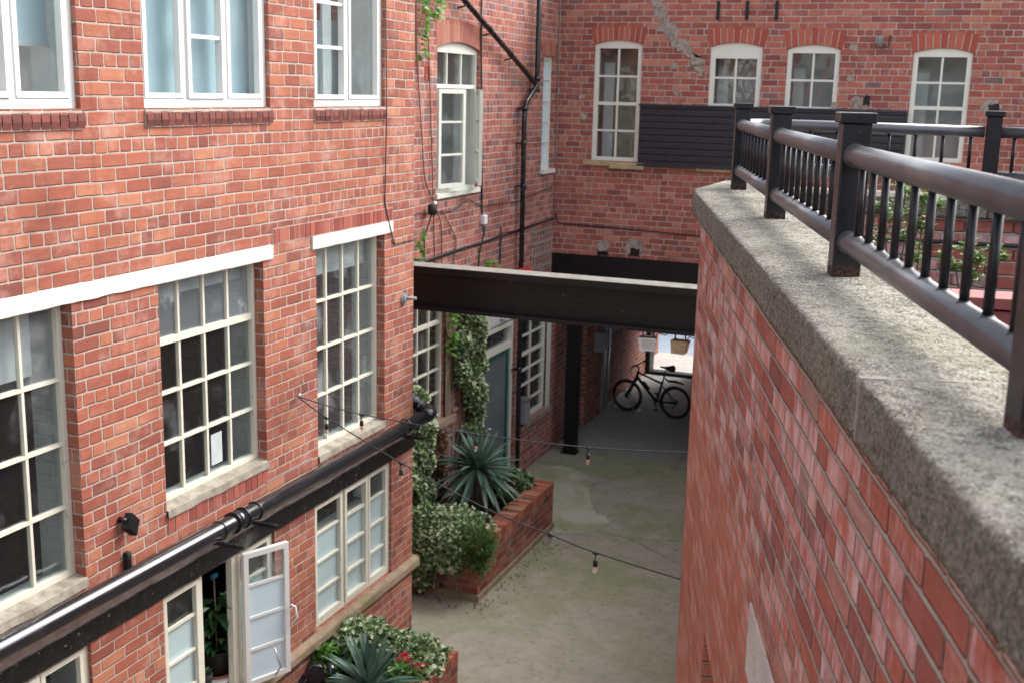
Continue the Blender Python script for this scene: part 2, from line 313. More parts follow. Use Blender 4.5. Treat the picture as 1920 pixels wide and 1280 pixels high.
# ---------------------------------------------------------------- mesh helpers
class Fr:
    """local frame of a wall: u along the wall, z up, d outward"""
    def __init__(s, ox, oy, ux, uy):
        s.o = Vector((ox, oy, 0)); s.U = Vector((ux, uy, 0)).normalized(); s.N = s.U.cross(Vector((0, 0, 1)))
    def p(s, u, z, d=0): return s.o + s.U*u + s.N*d + Vector((0, 0, z))
    def turned(s, u, d, ang):   # a frame hinged at (u, d), turned outward by ang degrees
        q = s.p(u, 0, d); a = math.radians(ang); U = s.U*math.cos(a) + s.N*math.sin(a)
        return Fr(q.x, q.y, U.x, U.y)
W = Fr(0, 0, 1, 0)
class MB:
    def __init__(s): s.v = []; s.f = []; s.uv = []; s.sm = []
    def face(s, pts, uvs=None, smooth=False):
        i = len(s.v); s.v += [tuple(p) for p in pts]; s.f.append(list(range(i, i+len(pts))))
        s.uv += (uvs or [(p[0], p[2]) for p in pts]); s.sm.append(smooth)
    def quad(s, fr, a, b, c, d, mode='uz'):
        pts = []; uv = []
        for (u, z, q) in (a, b, c, d):
            pts.append(fr.p(u, z, q)); uv.append((u, z) if mode == 'uz' else ((q+.055, z) if mode == 'dz' else (u, q)))
        s.face(pts, uv)
    def box(s, fr, u0, u1, z0, z1, d0, d1):
        """d0 = back, d1 = front"""
        q = s.quad
        q(fr, (u0, z0, d1), (u1, z0, d1), (u1, z1, d1), (u0, z1, d1))
        q(fr, (u1, z0, d0), (u0, z0, d0), (u0, z1, d0), (u1, z1, d0))
        q(fr, (u0, z0, d0), (u0, z0, d1), (u0, z1, d1), (u0, z1, d0), 'dz')
        q(fr, (u1, z0, d1), (u1, z0, d0), (u1, z1, d0), (u1, z1, d1), 'dz')
        q(fr, (u0, z1, d1), (u1, z1, d1), (u1, z1, d0), (u0, z1, d0), 'ud')
        q(fr, (u0, z0, d0), (u1, z0, d0), (u1, z0, d1), (u0, z0, d1), 'ud')
        return s
    def tube(s, pts, r, n=10, cap=True, smooth=True):
        pts = [Vector(p) for p in pts]; rr = r if isinstance(r, (list, tuple)) else [r]*len(pts)
        i0 = len(s.v); nrm = None
        for i, p in enumerate(pts):
            t = (pts[min(i+1, len(pts)-1)]-pts[max(i-1, 0)]).normalized()
            if nrm is None: nrm = t.orthogonal().normalized()
            else: nrm = (nrm - t*nrm.dot(t)).normalized()
            b = t.cross(nrm)
            for k in range(n):
                a = 2*PI*k/n; s.v.append(tuple(p + (nrm*math.cos(a)+b*math.sin(a))*rr[i]))
        for i in range(len(pts)-1):
            for k in range(n):
                a = i0+i*n+k; b = i0+i*n+(k+1) % n
                s.f.append([a, b, b+n, a+n]); s.uv += [(k/n, i), ((k+1)/n, i), ((k+1)/n, i+1), (k/n, i+1)]; s.sm.append(smooth)
        if cap:
            s.f.append([i0+k for k in reversed(range(n))]); s.uv += [(0, 0)]*n; s.sm.append(False)
            j = i0+(len(pts)-1)*n; s.f.append([j+k for k in range(n)]); s.uv += [(0, 0)]*n; s.sm.append(False)
        return s
    def lathe(s, c, prof, n=20, axis='z', smooth=True):
        c = Vector(c); pts = []
        i0 = len(s.v)
        for (r, h) in prof:
            for k in range(n):
                a = 2*PI*k/n; x, y = r*math.cos(a), r*math.sin(a)
                q = Vector((x, y, h)) if axis == 'z' else (Vector((h, x, y)) if axis == 'x' else Vector((x, h, y)))
                s.v.append(tuple(c+q))
        for i in range(len(prof)-1):
            for k in range(n):
                a = i0+i*n+k; b = i0+i*n+(k+1) % n
                s.f.append([a, b, b+n, a+n]); s.uv += [(0, 0)]*4; s.sm.append(smooth)
        return s
    def torus(s, c, e1, e2, R, r, n=40, m=8):
        pts = []; c = Vector(c); e1 = Vector(e1).normalized(); e2 = Vector(e2).normalized(); e3 = e1.cross(e2); i0 = len(s.v)
        for i in range(n):
            a = 2*PI*i/n; d = e1*math.cos(a)+e2*math.sin(a)
            for k in range(m):
                b = 2*PI*k/m; s.v.append(tuple(c + d*(R+r*math.cos(b)) + e3*r*math.sin(b)))
        for i in range(n):
            for k in range(m):
                a = i0+i*m+k; b = i0+i*m+(k+1) % m; c2 = i0+((i+1) % n)*m+(k+1) % m; d2 = i0+((i+1) % n)*m+k
                s.f.append([a, d2, c2, b]); s.uv += [(0, 0)]*4; s.sm.append(True)
        return s
    def leaf(s, p, d, up, L, wd, fold=.35, droop=0, pet=.0):
        d = Vector(d).normalized(); side = d.cross(up)
        if side.length < 1e-3: side = d.orthogonal()
        side.normalize(); n = side.cross(d); p = Vector(p)+d*pet
        a = p; t = p+d*L - Vector((0, 0, droop*L)); f = n*(fold*wd)
        l1 = p+d*L*.28-side*wd*.5+f; l2 = p+d*L*.7-side*wd*.38+f*.7; r1 = p+d*L*.28+side*wd*.5+f; r2 = p+d*L*.7+side*wd*.38+f*.7
        i = len(s.v); s.v += [tuple(x) for x in (a, l1, l2, t, r2, r1)]
        s.f.append([i, i+1, i+2, i+3]); s.f.append([i, i+3, i+4, i+5]); s.uv += [(0, 0)]*8; s.sm += [False, False]
    def build(s, name, mat, parent=None, bevel=0, weld=False):
        me = bpy.data.meshes.new(name); me.from_pydata(s.v, [], s.f)
        ul = me.uv_layers.new(name='UVMap')
        flat = [c for q in s.uv for c in q]; ul.data.foreach_set('uv', flat)
        me.polygons.foreach_set('use_smooth', s.sm); me.materials.append(mat if not isinstance(mat, str) else MAT[mat]); me.update()
        o = bpy.data.objects.new(name, me); COL.objects.link(o)
        if parent: o.parent = parent
        if bevel:
            wl = o.modifiers.new('w', 'WELD'); wl.merge_threshold = .0002
            b = o.modifiers.new('b', 'BEVEL'); b.width = bevel; b.segments = 2; b.limit_method = 'ANGLE'; b.angle_limit = math.radians(50)
        return o
def tag(o, label=None, cat=None, group=None, kind=None):
    if label: o['label'] = label
    if cat: o['category'] = cat
    if group: o['group'] = group
    if kind: o['kind'] = kind
    return o
def thing(name, label, cat, group=None, loc=None):
    o = bpy.data.objects.new(name, None); COL.objects.link(o); o.empty_display_size = .1
    return tag(o, label, cat, group)
def copy_tree(o, parent=None, off=None):
    c = o.copy(); COL.objects.link(c)
    if parent: c.parent = parent
    if off: c.location = o.location + Vector(off)
    for ch in [x for x in bpy.data.objects if x.parent == o]: copy_tree(ch, c)
    return c

def wall(name, parent, fr, u0, u1, z0, z1, t, openings, mat):
    us = sorted({u0, u1, *[a for o in openings for a in o[:2]]}); zs = sorted({z0, z1, *[a for o in openings for a in o[2:4]]})
    us = [u for u in us if u0 <= u <= u1]; zs = [z for z in zs if z0 <= z <= z1]
    mb = MB()
    inside = lambda u, z: any(o[0] < u < o[1] and o[2] < z < o[3] for o in openings)
    for i in range(len(us)-1):
        for j in range(len(zs)-1):
            a, b, c, d = us[i], us[i+1], zs[j], zs[j+1]
            if inside((a+b)/2, (c+d)/2): continue
            mb.quad(fr, (a, c, 0), (b, c, 0), (b, d, 0), (a, d, 0)); mb.quad(fr, (b, c, -t), (a, c, -t), (a, d, -t), (b, d, -t))
    for (a, b, c, d) in [o[:4] for o in openings]:
        mb.quad(fr, (a, c, 0), (a, c, -t), (a, d, -t), (a, d, 0), 'dz'); mb.quad(fr, (b, c, -t), (b, c, 0), (b, d, 0), (b, d, -t), 'dz')
        mb.quad(fr, (a, d, 0), (b, d, 0), (b, d, -t), (a, d, -t), 'ud'); 
        if c > z0+.001: mb.quad(fr, (a, c, -t), (b, c, -t), (b, c, 0), (a, c, 0), 'ud')
    mb.quad(fr, (u0, z0, -t), (u0, z0, 0), (u0, z1, 0), (u0, z1, -t), 'dz'); mb.quad(fr, (u1, z0, 0), (u1, z0, -t), (u1, z1, -t), (u1, z1, 0), 'dz')
    mb.quad(fr, (u0, z1, 0), (u1, z1, 0), (u1, z1, -t), (u0, z1, -t), 'ud')
    return mb.build(name, mat, parent)

def arch_frame_top(mb, fr, u0, u1, zb, zc, rise, d0, d1, n=14):
    """board with a flat underside at zb and a segmental top with its crown at zc"""
    f = lambda u: zc - rise*((2*(u-(u0+u1)/2)/(u1-u0))**2)
    for i in range(n):
        a = u0+(u1-u0)*i/n; b = u0+(u1-u0)*(i+1)/n
        mb.quad(fr, (a, zb, d1), (b, zb, d1), (b, f(b), d1), (a, f(a), d1)); mb.quad(fr, (a, f(a), d1), (b, f(b), d1), (b, f(b), d0), (a, f(a), d0))
        mb.quad(fr, (a, zb, d0), (b, zb, d0), (b, zb, d1), (a, zb, d1))
def frame_rect(mb, fr, u0, u1, z0, z1, fw, d0, d1, rise=0, fb=None, ft=None):
    fb = fb or fw; ft = ft or fw; e = .0015
    mb.box(fr, u0+e, u0+fw, z0+fb, z1-rise-ft, d0, d1); mb.box(fr, u1-fw, u1-e, z0+fb, z1-rise-ft, d0, d1)
    mb.box(fr, u0+e, u1-e, z0+e, z0+fb, d0, d1)
    if rise: arch_frame_top(mb, fr, u0+e, u1-e, z1-rise-ft, z1-e, rise, d0, d1)
    else: mb.box(fr, u0+e, u1-e, z1-ft, z1-e, d0, d1)
def window(parent, fr, u0, u1, z0, z1, d, fw=.045, mat='cream', vb=(), hb=(), bw=.02, rise=0, fb=None, ft=None, thick=.06, lights=(), panes=None, label=None, glassm='glass', wide=()):
    """frame = the window part; lights = (ua, ub, zbars, proud) casements with their own sash frame"""
    mb = MB(); frame_rect(mb, fr, u0, u1, z0, z1, fw, d-thick, d, rise, fb, ft)
    zt = z1-rise-(ft or fw); zb = z0+(fb or fw)
    for z in hb:
        k = .045 if z in wide else bw; mb.box(fr, u0+fw-.002, u1-fw+.002, z-k/2, z+k/2, d-thick*.75, d-(.004 if k > bw else .010))
    for v_ in vb:
        prev = zb-.002
        mb.box(fr, v_-bw/2, v_+bw/2, prev, zt+.002, d-thick*.7, d-.013)
    for L in lights:
        if L[4:] and L[4] == 'mullion': mb.box(fr, L[0], L[1], zb-.002, zt+.002, d-thick*.9, d-.003)
    o = mb.build('window', mat, parent)
    if label: o['label'] = label
    for L in lights:
        if len(L) > 4 and L[4] == 'mullion': continue
        ua, ub, zbars, proud = L[:4]; sm = MB(); frame_rect(sm, fr, ua, ub, zb+.004, zt-.004, .035, d-thick*.6, d+proud)
        for z in zbars: sm.box(fr, ua+.033, ub-.033, z-bw/2, z+bw/2, d-thick*.5, d+proud-.012)
        sm.build('casement', mat, o)
    for (ua, ub, za, zb2, pm, nm, dd) in (panes if panes is not None else [(u0+fw-.004, u1-fw+.004, zb-.004, zt+.004, glassm, 'pane', 0)]):
        MB().box(fr, ua, ub, za, zb2, d-thick*.62+dd, d-thick*.62+.004+dd).build(nm, pm, o)
    return o
def room(parent, fr, u0, u1, z0, z1, d0, depth, mat, top=True):
    mb = MB(); d1 = d0-depth
    mb.quad(fr, (u0, z0, d1), (u1, z0, d1), (u1, z1, d1), (u0, z1, d1))
    mb.quad(fr, (u0, z0, d0), (u0, z0, d1), (u0, z1, d1), (u0, z1, d0)); mb.quad(fr, (u1, z0, d1), (u1, z0, d0), (u1, z1, d0), (u1, z1, d1))
    if top: mb.quad(fr, (u0, z1, d1), (u1, z1, d1), (u1, z1, d0), (u0, z1, d0))
    mb.quad(fr, (u0, z0, d0), (u1, z0, d0), (u1, z0, d1), (u0, z0, d1))
    return mb.build('room_interior', mat, parent)
def reveal(parent, fr, u0, u1, z0, z1, d0, d1, mat='reveal'):
    mb = MB(); e = .004
    mb.box(fr, u0+e*0, u0+.012, z0, z1, d1, d0); mb.box(fr, u1-.012, u1, z0, z1, d1, d0)
    mb.box(fr, u0+.012, u1-.012, z1-.012, z1, d1, d0); mb.box(fr, u0+.012, u1-.012, z0, z0+.012, d1, d0)
    return mb.build('inner_reveal', mat, parent)
def brick_arch(parent, fr, u0, u1, zc, rise, hgt, nb, mat='arch', d=.004, name='arch'):
    """segmental arch of brick wedges standing on the curve whose crown is at zc; solid down to the springing outside the curve"""
    mb = MB(); uc = (u0+u1)/2; w2 = (u1-u0)/2
    f = lambda u: zc - rise*(((u-uc)/w2)**2)
    g = .012; lean = .10
    for i in range(nb):
        a = u0-.02+(u1-u0+.04)*i/nb+g/2; b = u0-.02+(u1-u0+.04)*(i+1)/nb-g/2
        ta = a+(a-uc)/w2*lean*hgt*1.6; tb = b+(b-uc)/w2*lean*hgt*1.6
        za = f(min(max(a, u0), u1)); zb = f(min(max(b, u0), u1)); top = zc+hgt-rise*.6*(((a+b)/2-uc)/w2)**2
        P = [(a, za), (b, zb), (tb, top), (ta, top)]
        F0 = [fr.p(u, z, d) for u, z in P]; B0 = [fr.p(u, z, -.06) for u, z in P]; i0 = len(mb.v)
        mb.v += [tuple(x) for x in F0+B0]
        for q in ([0, 1, 2, 3], [7, 6, 5, 4], [0, 4, 5, 1], [1, 5, 6, 2], [2, 6, 7, 3], [3, 7, 4, 0]):
            mb.f.append([i0+k for k in q]); mb.uv += [(0, 0)]*4; mb.sm.append(False)
    o = mb.build(name, mat, parent)
    m2 = MB(); n = 16; x0 = u0-.03; x1 = u1+.03
    for i in range(n):
        a = x0+(x1-x0)*i/n; b = x0+(x1-x0)*(i+1)/n; ca = f(min(max(a, u0), u1)); cb = f(min(max(b, u0), u1)); t = zc+hgt-rise*.4
        m2.quad(fr, (a, ca+.001, .0015), (b, cb+.001, .0015), (b, t-rise*.2, .0015), (a, t-rise*.2, .0015)); m2.quad(fr, (a, ca+.001, -.3), (b, cb+.001, -.3), (b, cb+.001, .0015), (a, ca+.001, .0015))
    m2.build('mortar_bed', 'mortar', o)
    return o

# ---------------------------------------------------------------- ground
g = MB(); g.face([(-60, -60, 0), (60, -60, 0), (60, 22.05, 0), (-60, 22.05, 0)]); tag(g.build('ground', 'yard'), kind='structure')
g = MB(); g.face([(-60, 22.05, -.004), (60, 22.05, -.004), (60, 24.1, -.004), (-60, 24.1, -.004)]); tag(g.build('pavement', 'pave'), kind='structure')
g = MB(); g.face([(-60, 24.1, -.1), (60, 24.1, -.1), (60, 80, -.1), (-60, 80, -.1)]); g.face([(-60, 24.1, -.1), (-60, 24.1, -.004), (60, 24.1, -.004), (60, 24.1, -.1)]); tag(g.build('road', 'asph'), kind='structure')
# smooth cement repair in the yard
pts = [(-5.5, 14.2), (-5.68, 15.5), (-5.3, 15.75), (-4.85, 15.6), (-4.62, 15.1), (-4.46, 14.55), (-4.25, 14.15), (-3.95, 13.85), (-4.05, 13.35), (-4.35, 13.15), (-4.62, 13.2), (-4.95, 13.5)]
mb = MB(); P = []
for i in range(len(pts)):
    a = Vector(pts[i]); b = Vector(pts[(i+1) % len(pts)])
    for k in range(5): q = a.lerp(b, k/5); j = noise.noise(Vector((q.x*6, q.y*6, 1)))*.06; P.append((q.x+j, q.y+j, .004))
mb.face(P); tag(mb.build('pavement_patch', 'yardp'), kind='structure')

# ---------------------------------------------------------------- near wing (wall A)
A = Fr(-4.82, 0, 0, 1)
bA = thing('brick_building', 'near red brick wing with white lintels and large paned windows left of the yard', 'building')
US = [(4.10, 5.49), (6.05, 7.455), (8.07, 9.25)]; MS = [(4.12, 5.325, 2.45), (6.11, 7.32, 2.62), (8.07, 9.245, 2.44)]; GS = [(4.08, 5.33), (6.03, 7.40), (8.0, 9.385)]
op = [(a, b, 5.24, 6.75) for a, b in US]+[(a, b, z-.065, 4.14) for a, b, z in MS]+[(a, b, .885, 2.02) for a, b in GS]
wall('wall', bA, A, -4, 9.83, 0, 7.6, .33, op, 'A')
E_ = Fr(-4.82, 9.83, -1, 0)   # end return facing the back wall
wall('end_wall', bA, E_, .001, .95, 0, 7.6, .3, [], 'A')
MB().box(A, -4, 9.83, 7.6, 7.75, -.45, .08).build('wall_top_strip', 'sill', bA)  # roof cut back to an unseen strip so light reaches the upper rooms
for k, (a, b) in enumerate(US):
    room(bA, A, a-.3, b+.3, 5.0, 7.5, -.34, 1.9, 'rooml', False); zt = 6.75  # ceiling left off to let sky light in
    m1 = a+.44; m3 = m1+.39
    o = window(bA, A, a, b, 5.24, zt, -.035, .052, 'white', fb=.055, bw=.026, thick=.07,
        lights=[(a+.05, a+.545, (5.70, 6.04), .014), (a+.55, a+.60, 0, 0, 'mullion'), (a+.605, b-.05, (), .006)] if k == 2 else [(m1, m1+.05, 0, 0, 'mullion'), (m3+.06, m3+.11, 0, 0, 'mullion'), (m1+.045, m3+.065, (5.70, 6.04), .014), (a+.05, m1+.004, (), .006), (m3+.106, b-.05, (), .006)], label='white framed upper window with a centre casement')
    reveal(o, A, a, b, 5.24, zt, -.11, -.33, 'white')
    if k == 0: MB().box(A, a+.5, b-.02, 5.60, zt, -.20, -.195).build('blind', 'blind', o); MB().box(A, a+.5, b-.02, 5.58, 5.60, -.205, -.185).build('blind_rail', 'white', o); MB().box(A, b-.52, b+.1, 5.3, 5.42, -1.1, -.9).build('shelf', 'woodb', o)
    elif k == 1: MB().box(A, a+.03, b-.03, 5.25, zt, -.16, -.155).build('blind', 'blind', o)  # pale blue panel standing in for sky reflected in this window
    else:
        MB().box(A, 8.25, 8.72, 5.5, 6.1, -1.25, -1.2).build('poster', 'blind', o); MB().box(A, 8.72, 8.86, 5.2, 6.7, -.32, -.3).build('curtain', 'blindw', o)
        MB().box(A, 9.0, 9.45, 5.05, 5.95, -.62, -.55).build('chair_back', 'blind', o)
    # rounded sill bricks
    sb = MB(); n = round((b-a+.02)/.0715); st = (b-a+.02)/n
    for i in range(n):
        u = a-.0+i*st+.004; u2 = a+(i+1)*st-.004; prof = [(5.128, -.05), (5.128, .012), (5.17, .020), (5.208, .016), (5.228, .004), (5.240, -.016), (5.243, -.05)]
        j = random.uniform(-.002, .002)
        for (z_a, d_a), (z_b, d_b) in zip(prof, prof[1:]):
            sb.quad(A, (u, z_a, d_a+j), (u2, z_a, d_a+j), (u2, z_b, d_b+j), (u, z_b, d_b+j))
        i0 = len(sb.v); sb.v += [tuple(A.p(u, z, d+j)) for z, d in prof]+[tuple(A.p(u2, z, d+j)) for z, d in prof]; m_ = len(prof)
        sb.f += [[i0+k2 for k2 in reversed(range(m_))], [i0+m_+k2 for k2 in range(m_)]]; sb.uv += [(0, 0)]*(2*m_); sb.sm += [False]*2
    so_ = sb.build('brick_sill', 'sillb', bA); MB().box(A, a, b, 5.124, 5.230, -.05, .010).build('mortar_bed', 'mortar', so_)
for k, (a, b, zb) in enumerate(MS):
    room(bA, A, a-.35, b+.36, 2.15, 4.35, -.34, 2.4 if k < 2 else .55, 'roomd' if k < 2 else 'rooml')
    n = 4; fw = .04; us = [a+fw+(b-a-2*fw)*i/n for i in range(1, n)]; zt = 4.11; zs = [zb+.04+(zt-.04-zb-.04)*i/4 for i in (1, 2, 3)]
    o = window(bA, A, a, b, zb-.003, zt+.025, -.08, fw, 'cream', vb=us, hb=zs, bw=.021, panes=[(a+fw-.004, b-fw+.004, zb+.03, zs[2], 'glassd' if k == 2 else 'glass', 'pane', 0), (a+fw-.004, b-fw+.004, zs[2], zt, 'glassh' if k == 1 else 'glassd', 'pane', 0)], ft=.03, fb=.035, wide=[zs[2]] if k == 1 else (),
        label=['multi paned cream window with a half lowered blind', 'multi paned cream window with a dark room behind and a white notice in the lower pane', 'multi paned cream window above the pipe end'][k])
    reveal(o, A, a, b, zb-.06, 4.14, -.15, -.33)
    if k == 0: MB().box(A, a+.05, 5.16, 3.72, 4.1, -.17, -.165).build('blind', 'blindw', o)
    if k == 1:
        MB().box(A, 6.78, 6.91, 2.70, 2.93, -.1165, -.115).build('notice', 'paper', o)
        MB().box(A, 6.13, 7.30, 3.99, 4.1, -.2, -.195).build('blind', 'blindw', o)
    if k == 2: MB().box(A, a+.02, b-.02, 3.86, 4.12, -.2, -.195).build('blind', 'blindw', o); MB().box(A, a+.1, b+.3, 2.62, 2.78, -.7, -.66).build('shelf', 'woodb', o)
    sm = MB(); pr = [(-.085, zb+.001), (.012, zb-.022), (.018, zb-.075), (-.085, zb-.075)]; N = 14
    for i in range(N):
        u = a+(b-a)*i/N; u2 = a+(b-a)*(i+1)/N; jz = [noise.noise(Vector((x*5, k, 2)))*.012 for x in (u, u2)]
        for q in range(3):
            (d0, z0), (d1, z1) = pr[q], pr[q+1]; s0 = 1 if 0 < q else 0; s1 = 1
            sm.face([A.p(u, z0+jz[0]*s0, d0), A.p(u, z1+jz[0], d1), A.p(u2, z1+jz[1], d1), A.p(u2, z0+jz[1]*s0, d0)])
    sm.build('sill', 'sill', bA)
    cm = MB(); n = round((b-a)/.0745); st = (b-a)/n
    for i in range(n): j = random.uniform(-.002, .002); cm.box(A, a+i*st+.005, a+(i+1)*st-.005, zb-.185+j, zb-.078+j, -.02, .005+random.uniform(-.002, .003))
    cc = cm.build('brick_course', 'soldier', bA); MB().box(A, a, b, zb-.19, zb-.074, -.02, .0025).build('mortar_bed', 'mortar', cc)
for (a, b) in ((2.0, 7.435), (8.003, 9.385)):
    lm = MB(); N = int((b-a)/.07)
    for i in range(N):
        u = a+(b-a)*i/N; u2 = a+(b-a)*(i+1)/N
        j = lambda x, s: noise.noise(Vector((x*7, s, 0)))*.007
        t0, t1, b0, b1 = 4.235+j(u, 1), 4.235+j(u2, 1), 4.136+j(u, 5), 4.136+j(u2, 5); d = .016
        lm.quad(A, (u, b0, d), (u2, b1, d), (u2, t1, d), (u, t0, d)); lm.quad(A, (u, t0, d), (u2, t1, d), (u2, t1+.004, -.02), (u, t0+.004, -.02)); lm.quad(A, (u, b0, -.2), (u2, b1, -.2), (u2, b1, d), (u, b0, d))
    for u in (a, b): lm.quad(A, (u, 4.13, -.02), (u, 4.13, .016), (u, 4.24, .016), (u, 4.24, -.02))
    lm.build('lintel', 'lintel', bA)
cm = MB()
for i in range(30): u = 7.46+i*.0745; cm.box(A, u+.005, u+.0695, 4.245+.0, 4.35, -.02, .005+random.uniform(-.002, .003)) if u < 9.39 else None
cc = cm.build('brick_course', 'soldier', bA); MB().box(A, 7.455, 9.40, 4.238, 4.355, -.02, .0025).build('mortar_bed', 'mortar', cc)
# black painted beam with its cement fillet, stone ledge
bm = MB(); N = 60
for i in range(N):
    u = -4+13.829*i/N; u2 = -4+13.829*(i+1)/N; j = lambda x, s: noise.noise(Vector((x*3, s, 0)))*.008
    bm.quad(A, (u, 2.012+j(u, 1), .018), (u2, 2.012+j(u2, 1), .018), (u2, 2.155+j(u2, 2), .022), (u, 2.155+j(u, 2), .022)); bm.quad(A, (u, 2.155+j(u, 2), .022), (u2, 2.155+j(u2, 2), .022), (u2, 2.17, -.01), (u, 2.17, -.01)); bm.quad(A, (u, 2.02, -.3), (u2, 2.02, -.3), (u2, 2.012+j(u2, 1), .018), (u, 2.012+j(u, 1), .018))
bm.box(A, 9.829, 9.832, 2.01, 2.16, -.1, .02); bm.build('black_beam', 'black', bA)
fl = MB()
for i in range(N*2):
    u = -4+13.8*i/N/2; u2 = -4+13.8*(i+1)/N/2; j = lambda x: .215+.03*noise.noise(Vector((x*2.3, 3, 0)))
    fl.quad(A, (u, 2.15, .014), (u2, 2.15, .014), (u2, 2+j(u2), .004), (u, 2+j(u), .004))
fl.build('cement_fillet', 'fillet', bA)
le = MB(); prof = [(.885, -.02), (.868, .05), (.850, .062), (.792, .064), (.768, .05), (.745, .0)]
for i in range(90):
    u = -4+13.88*i/90; u2 = -4+13.88*(i+1)/90; j = lambda x, z: noise.noise(Vector((x*6, z*20, 0)))*.006
    for (z_a, d_a), (z_b, d_b) in zip(prof, prof[1:]):
        le.quad(A, (u2, z_a+j(u2, z_a)*.5, d_a+j(u2, z_a)), (u, z_a+j(u, z_a)*.5, d_a+j(u, z_a)), (u, z_b+j(u, z_b)*.5, d_b+j(u, z_b)), (u2, z_b+j(u2, z_b)*.5, d_b+j(u2, z_b)))
le.box(A, 9.88, 9.885, .75, .872, -.05, .058); le.build('stone_ledge', 'ledge', bA)
# ground floor windows
def gwin(a, b, cols, label, openmid=False):
    zb, zt = .895, 2.016; rows = [zb+.035+(zt-.07-zb)*i/4 for i in (1, 2, 3)]; L = []; P = []
    for i, (ua, ub) in enumerate(cols):
        if i: L.append((cols[i-1][1]+.001, ua-.001, 0, 0, 'mullion'))
        if openmid and i == 1: continue
        L.append((ua, ub, rows, .012 if i == 1 else .002))
        P.append((ua+.02, ub-.02, rows[2], zt-.05, 'glass', 'pane', 0)); P.append((ua+.02, ub-.02, zb+.05, rows[2], 'frost', 'frosted_pane', 0))
    o = window(bA, A, a, b, zb, zt, -.025, .036, 'cream', bw=.022, lights=L, panes=P, label=label); reveal(o, A, a, b, zb, 2.02, -.09, -.33, 'white'); return o
room(bA, A, 3.7, 5.7, .3, 1.98, -.34, 2.2, 'roomd'); room(bA, A, 5.75, 7.72, .3, 1.98, -.34, 2.2, 'roomd'); room(bA, A, 7.75, 9.6, .3, 1.98, -.34, 1.6, 'roomg')
gwin(4.08, 5.33, [(4.12, 4.50), (4.53, 4.90), (4.93, 5.29)], 'leftmost ground floor window with frosted lower panes')
g1 = gwin(6.03, 7.40, [(6.065, 6.46), (6.50, 6.86), (6.93, 7.36)], 'ground floor window with its middle casement swung open', True)
g2 = gwin(8.0, 9.385, [(8.04, 8.50), (8.53, 8.945), (8.975, 9.345)], 'closed three light window with frosted lower panes')
# things on the inner sill of the closed window
MB().box(A, 8.12, 8.30, 1.62, 1.78, -.32, -.2).build('green_carton', paint('green carton', (.10, .40, .22), .5, .3, (.7, .7, .65)), g2)
MB().lathe(A.p(9.14, 1.70, -.22), [(0, 0), (.05, 0), (.055, .09), (.03, .10), (0, .10)]).build('white_jug', 'wplast', g2)
MB().box(A, 8.04, 9.3, 1.58, 1.60, -.33, -.1).build('shelf', 'white', g2)
# open casement, hinged on the right post
H = A.turned(6.935, .015, 24); cs = MB(); rows = [.93+i*.262 for i in (1, 2, 3)]; frame_rect(cs, H, .0, .40, .905, 1.985, .042, -.02, .02)
for z in rows: cs.box(H, .04, .36, z-.012, z+.012, -.012, .012)
c = cs.build('casement', 'white', g1); c['label'] = 'white casement swung open against the wall'
MB().box(H, .03, .37, rows[2]+.01, 1.95, -.003, .003).build('pane', 'glassd', g1); MB().box(H, .03, .37, .93, rows[2]+.01, -.003, .003).build('frosted_pane', 'frost2', g1)
MB().tube([H.p(.405, 1.30, .03), H.p(.44, 1.36, .06), H.p(.43, 1.45, .05), H.p(.40, 1.47, .03)], .008, 6).build('latch', 'white', g1)
MB().tube([H.p(.25, .93, .03), H.p(.26, 1.02, .09), H.p(.22, 1.18, .07)], .007, 6).build('stay', 'silver', g1)
MB().box(A, 6.06, 7.37, .965, .99, -.45, -.085).build('inner_sill', 'white', g1)

# ---------------------------------------------------------------- recessed wing (wall B)
B = Fr(-5.7, 0, 0, 1)
bB = thing('brick_building', 'recessed brick wing with an open casement window upstairs and a glazed door behind the ivy', 'building')
BU = (12.19, 13.40, 4.22, 5.93); BN = (15.66, 16.12, 4.31, 5.88); BL = (11.2, 12.5, 1.52, 3.05); BD = (13.53, 14.72, 0, 2.36); BR = (15.0, 16.12, .76, 2.30)
wall('wall', bB, B, 9.831, 16.25, 0, 7.35, .33, [BU, BN, BL, BD, BR], 'B')
for q, mt in ((BU, 'rooml'), (BN, 'roomg'), (BL, 'roomg'), (BD, 'roomg'), (BR, 'roomd')): room(bB, B, q[0]-.2, q[1]+.2, q[2]-.2 if q[2] > 0 else .0, q[3]+.2, -.335, .6 if mt != 'roomd' else 1.4, mt)
o = window(bB, B, BU[0], BU[1], BU[2], BU[3], -.04, .045, 'creamC', rise=.075, ft=.05, hb=[5.43], bw=.022, wide=[5.43], panes=[(12.23, 13.36, 5.45, 5.81, 'glass', 'pane', 0)], label='arched upper window with two casements swung outward')
MB().box(B, 12.56, 12.582, 5.44, 5.82, -.09, -.052).box(B, 12.96, 12.982, 5.44, 5.82, -.09, -.052).build('glazing_bar', 'creamC', o)
reveal(o, B, BU[0], BU[1], BU[2], BU[3], -.11, -.33, 'white')
for hinge, ang in ((12.235, 12), (13.37, 151)):
    Hq = B.turned(hinge, -.01, ang); sw = .52 if hinge < 13 else .46; cs = MB(); frame_rect(cs, Hq, 0, sw, 4.28, 5.40, .05, -.02, .02)
    for z in (4.66, 5.03): cs.box(Hq, .045, sw-.045, z-.012, z+.012, -.012, .012)
    cs.build('casement', 'creamC', o); MB().box(Hq, .04, sw-.04, 4.32, 5.36, -.002, .002).build('pane', 'glass', o)
MB().box(B, 12.25, 12.8, 4.26, 5.4, -.34, -.335).build('curtain', 'blindw', o)
MB().box(B, 12.17, 13.42, 4.17, 4.225, -.05, .03).build('sill', 'creamC', o)
brick_arch(bB, B, BU[0], BU[1], BU[3], .075, .24, 14, 'archB')
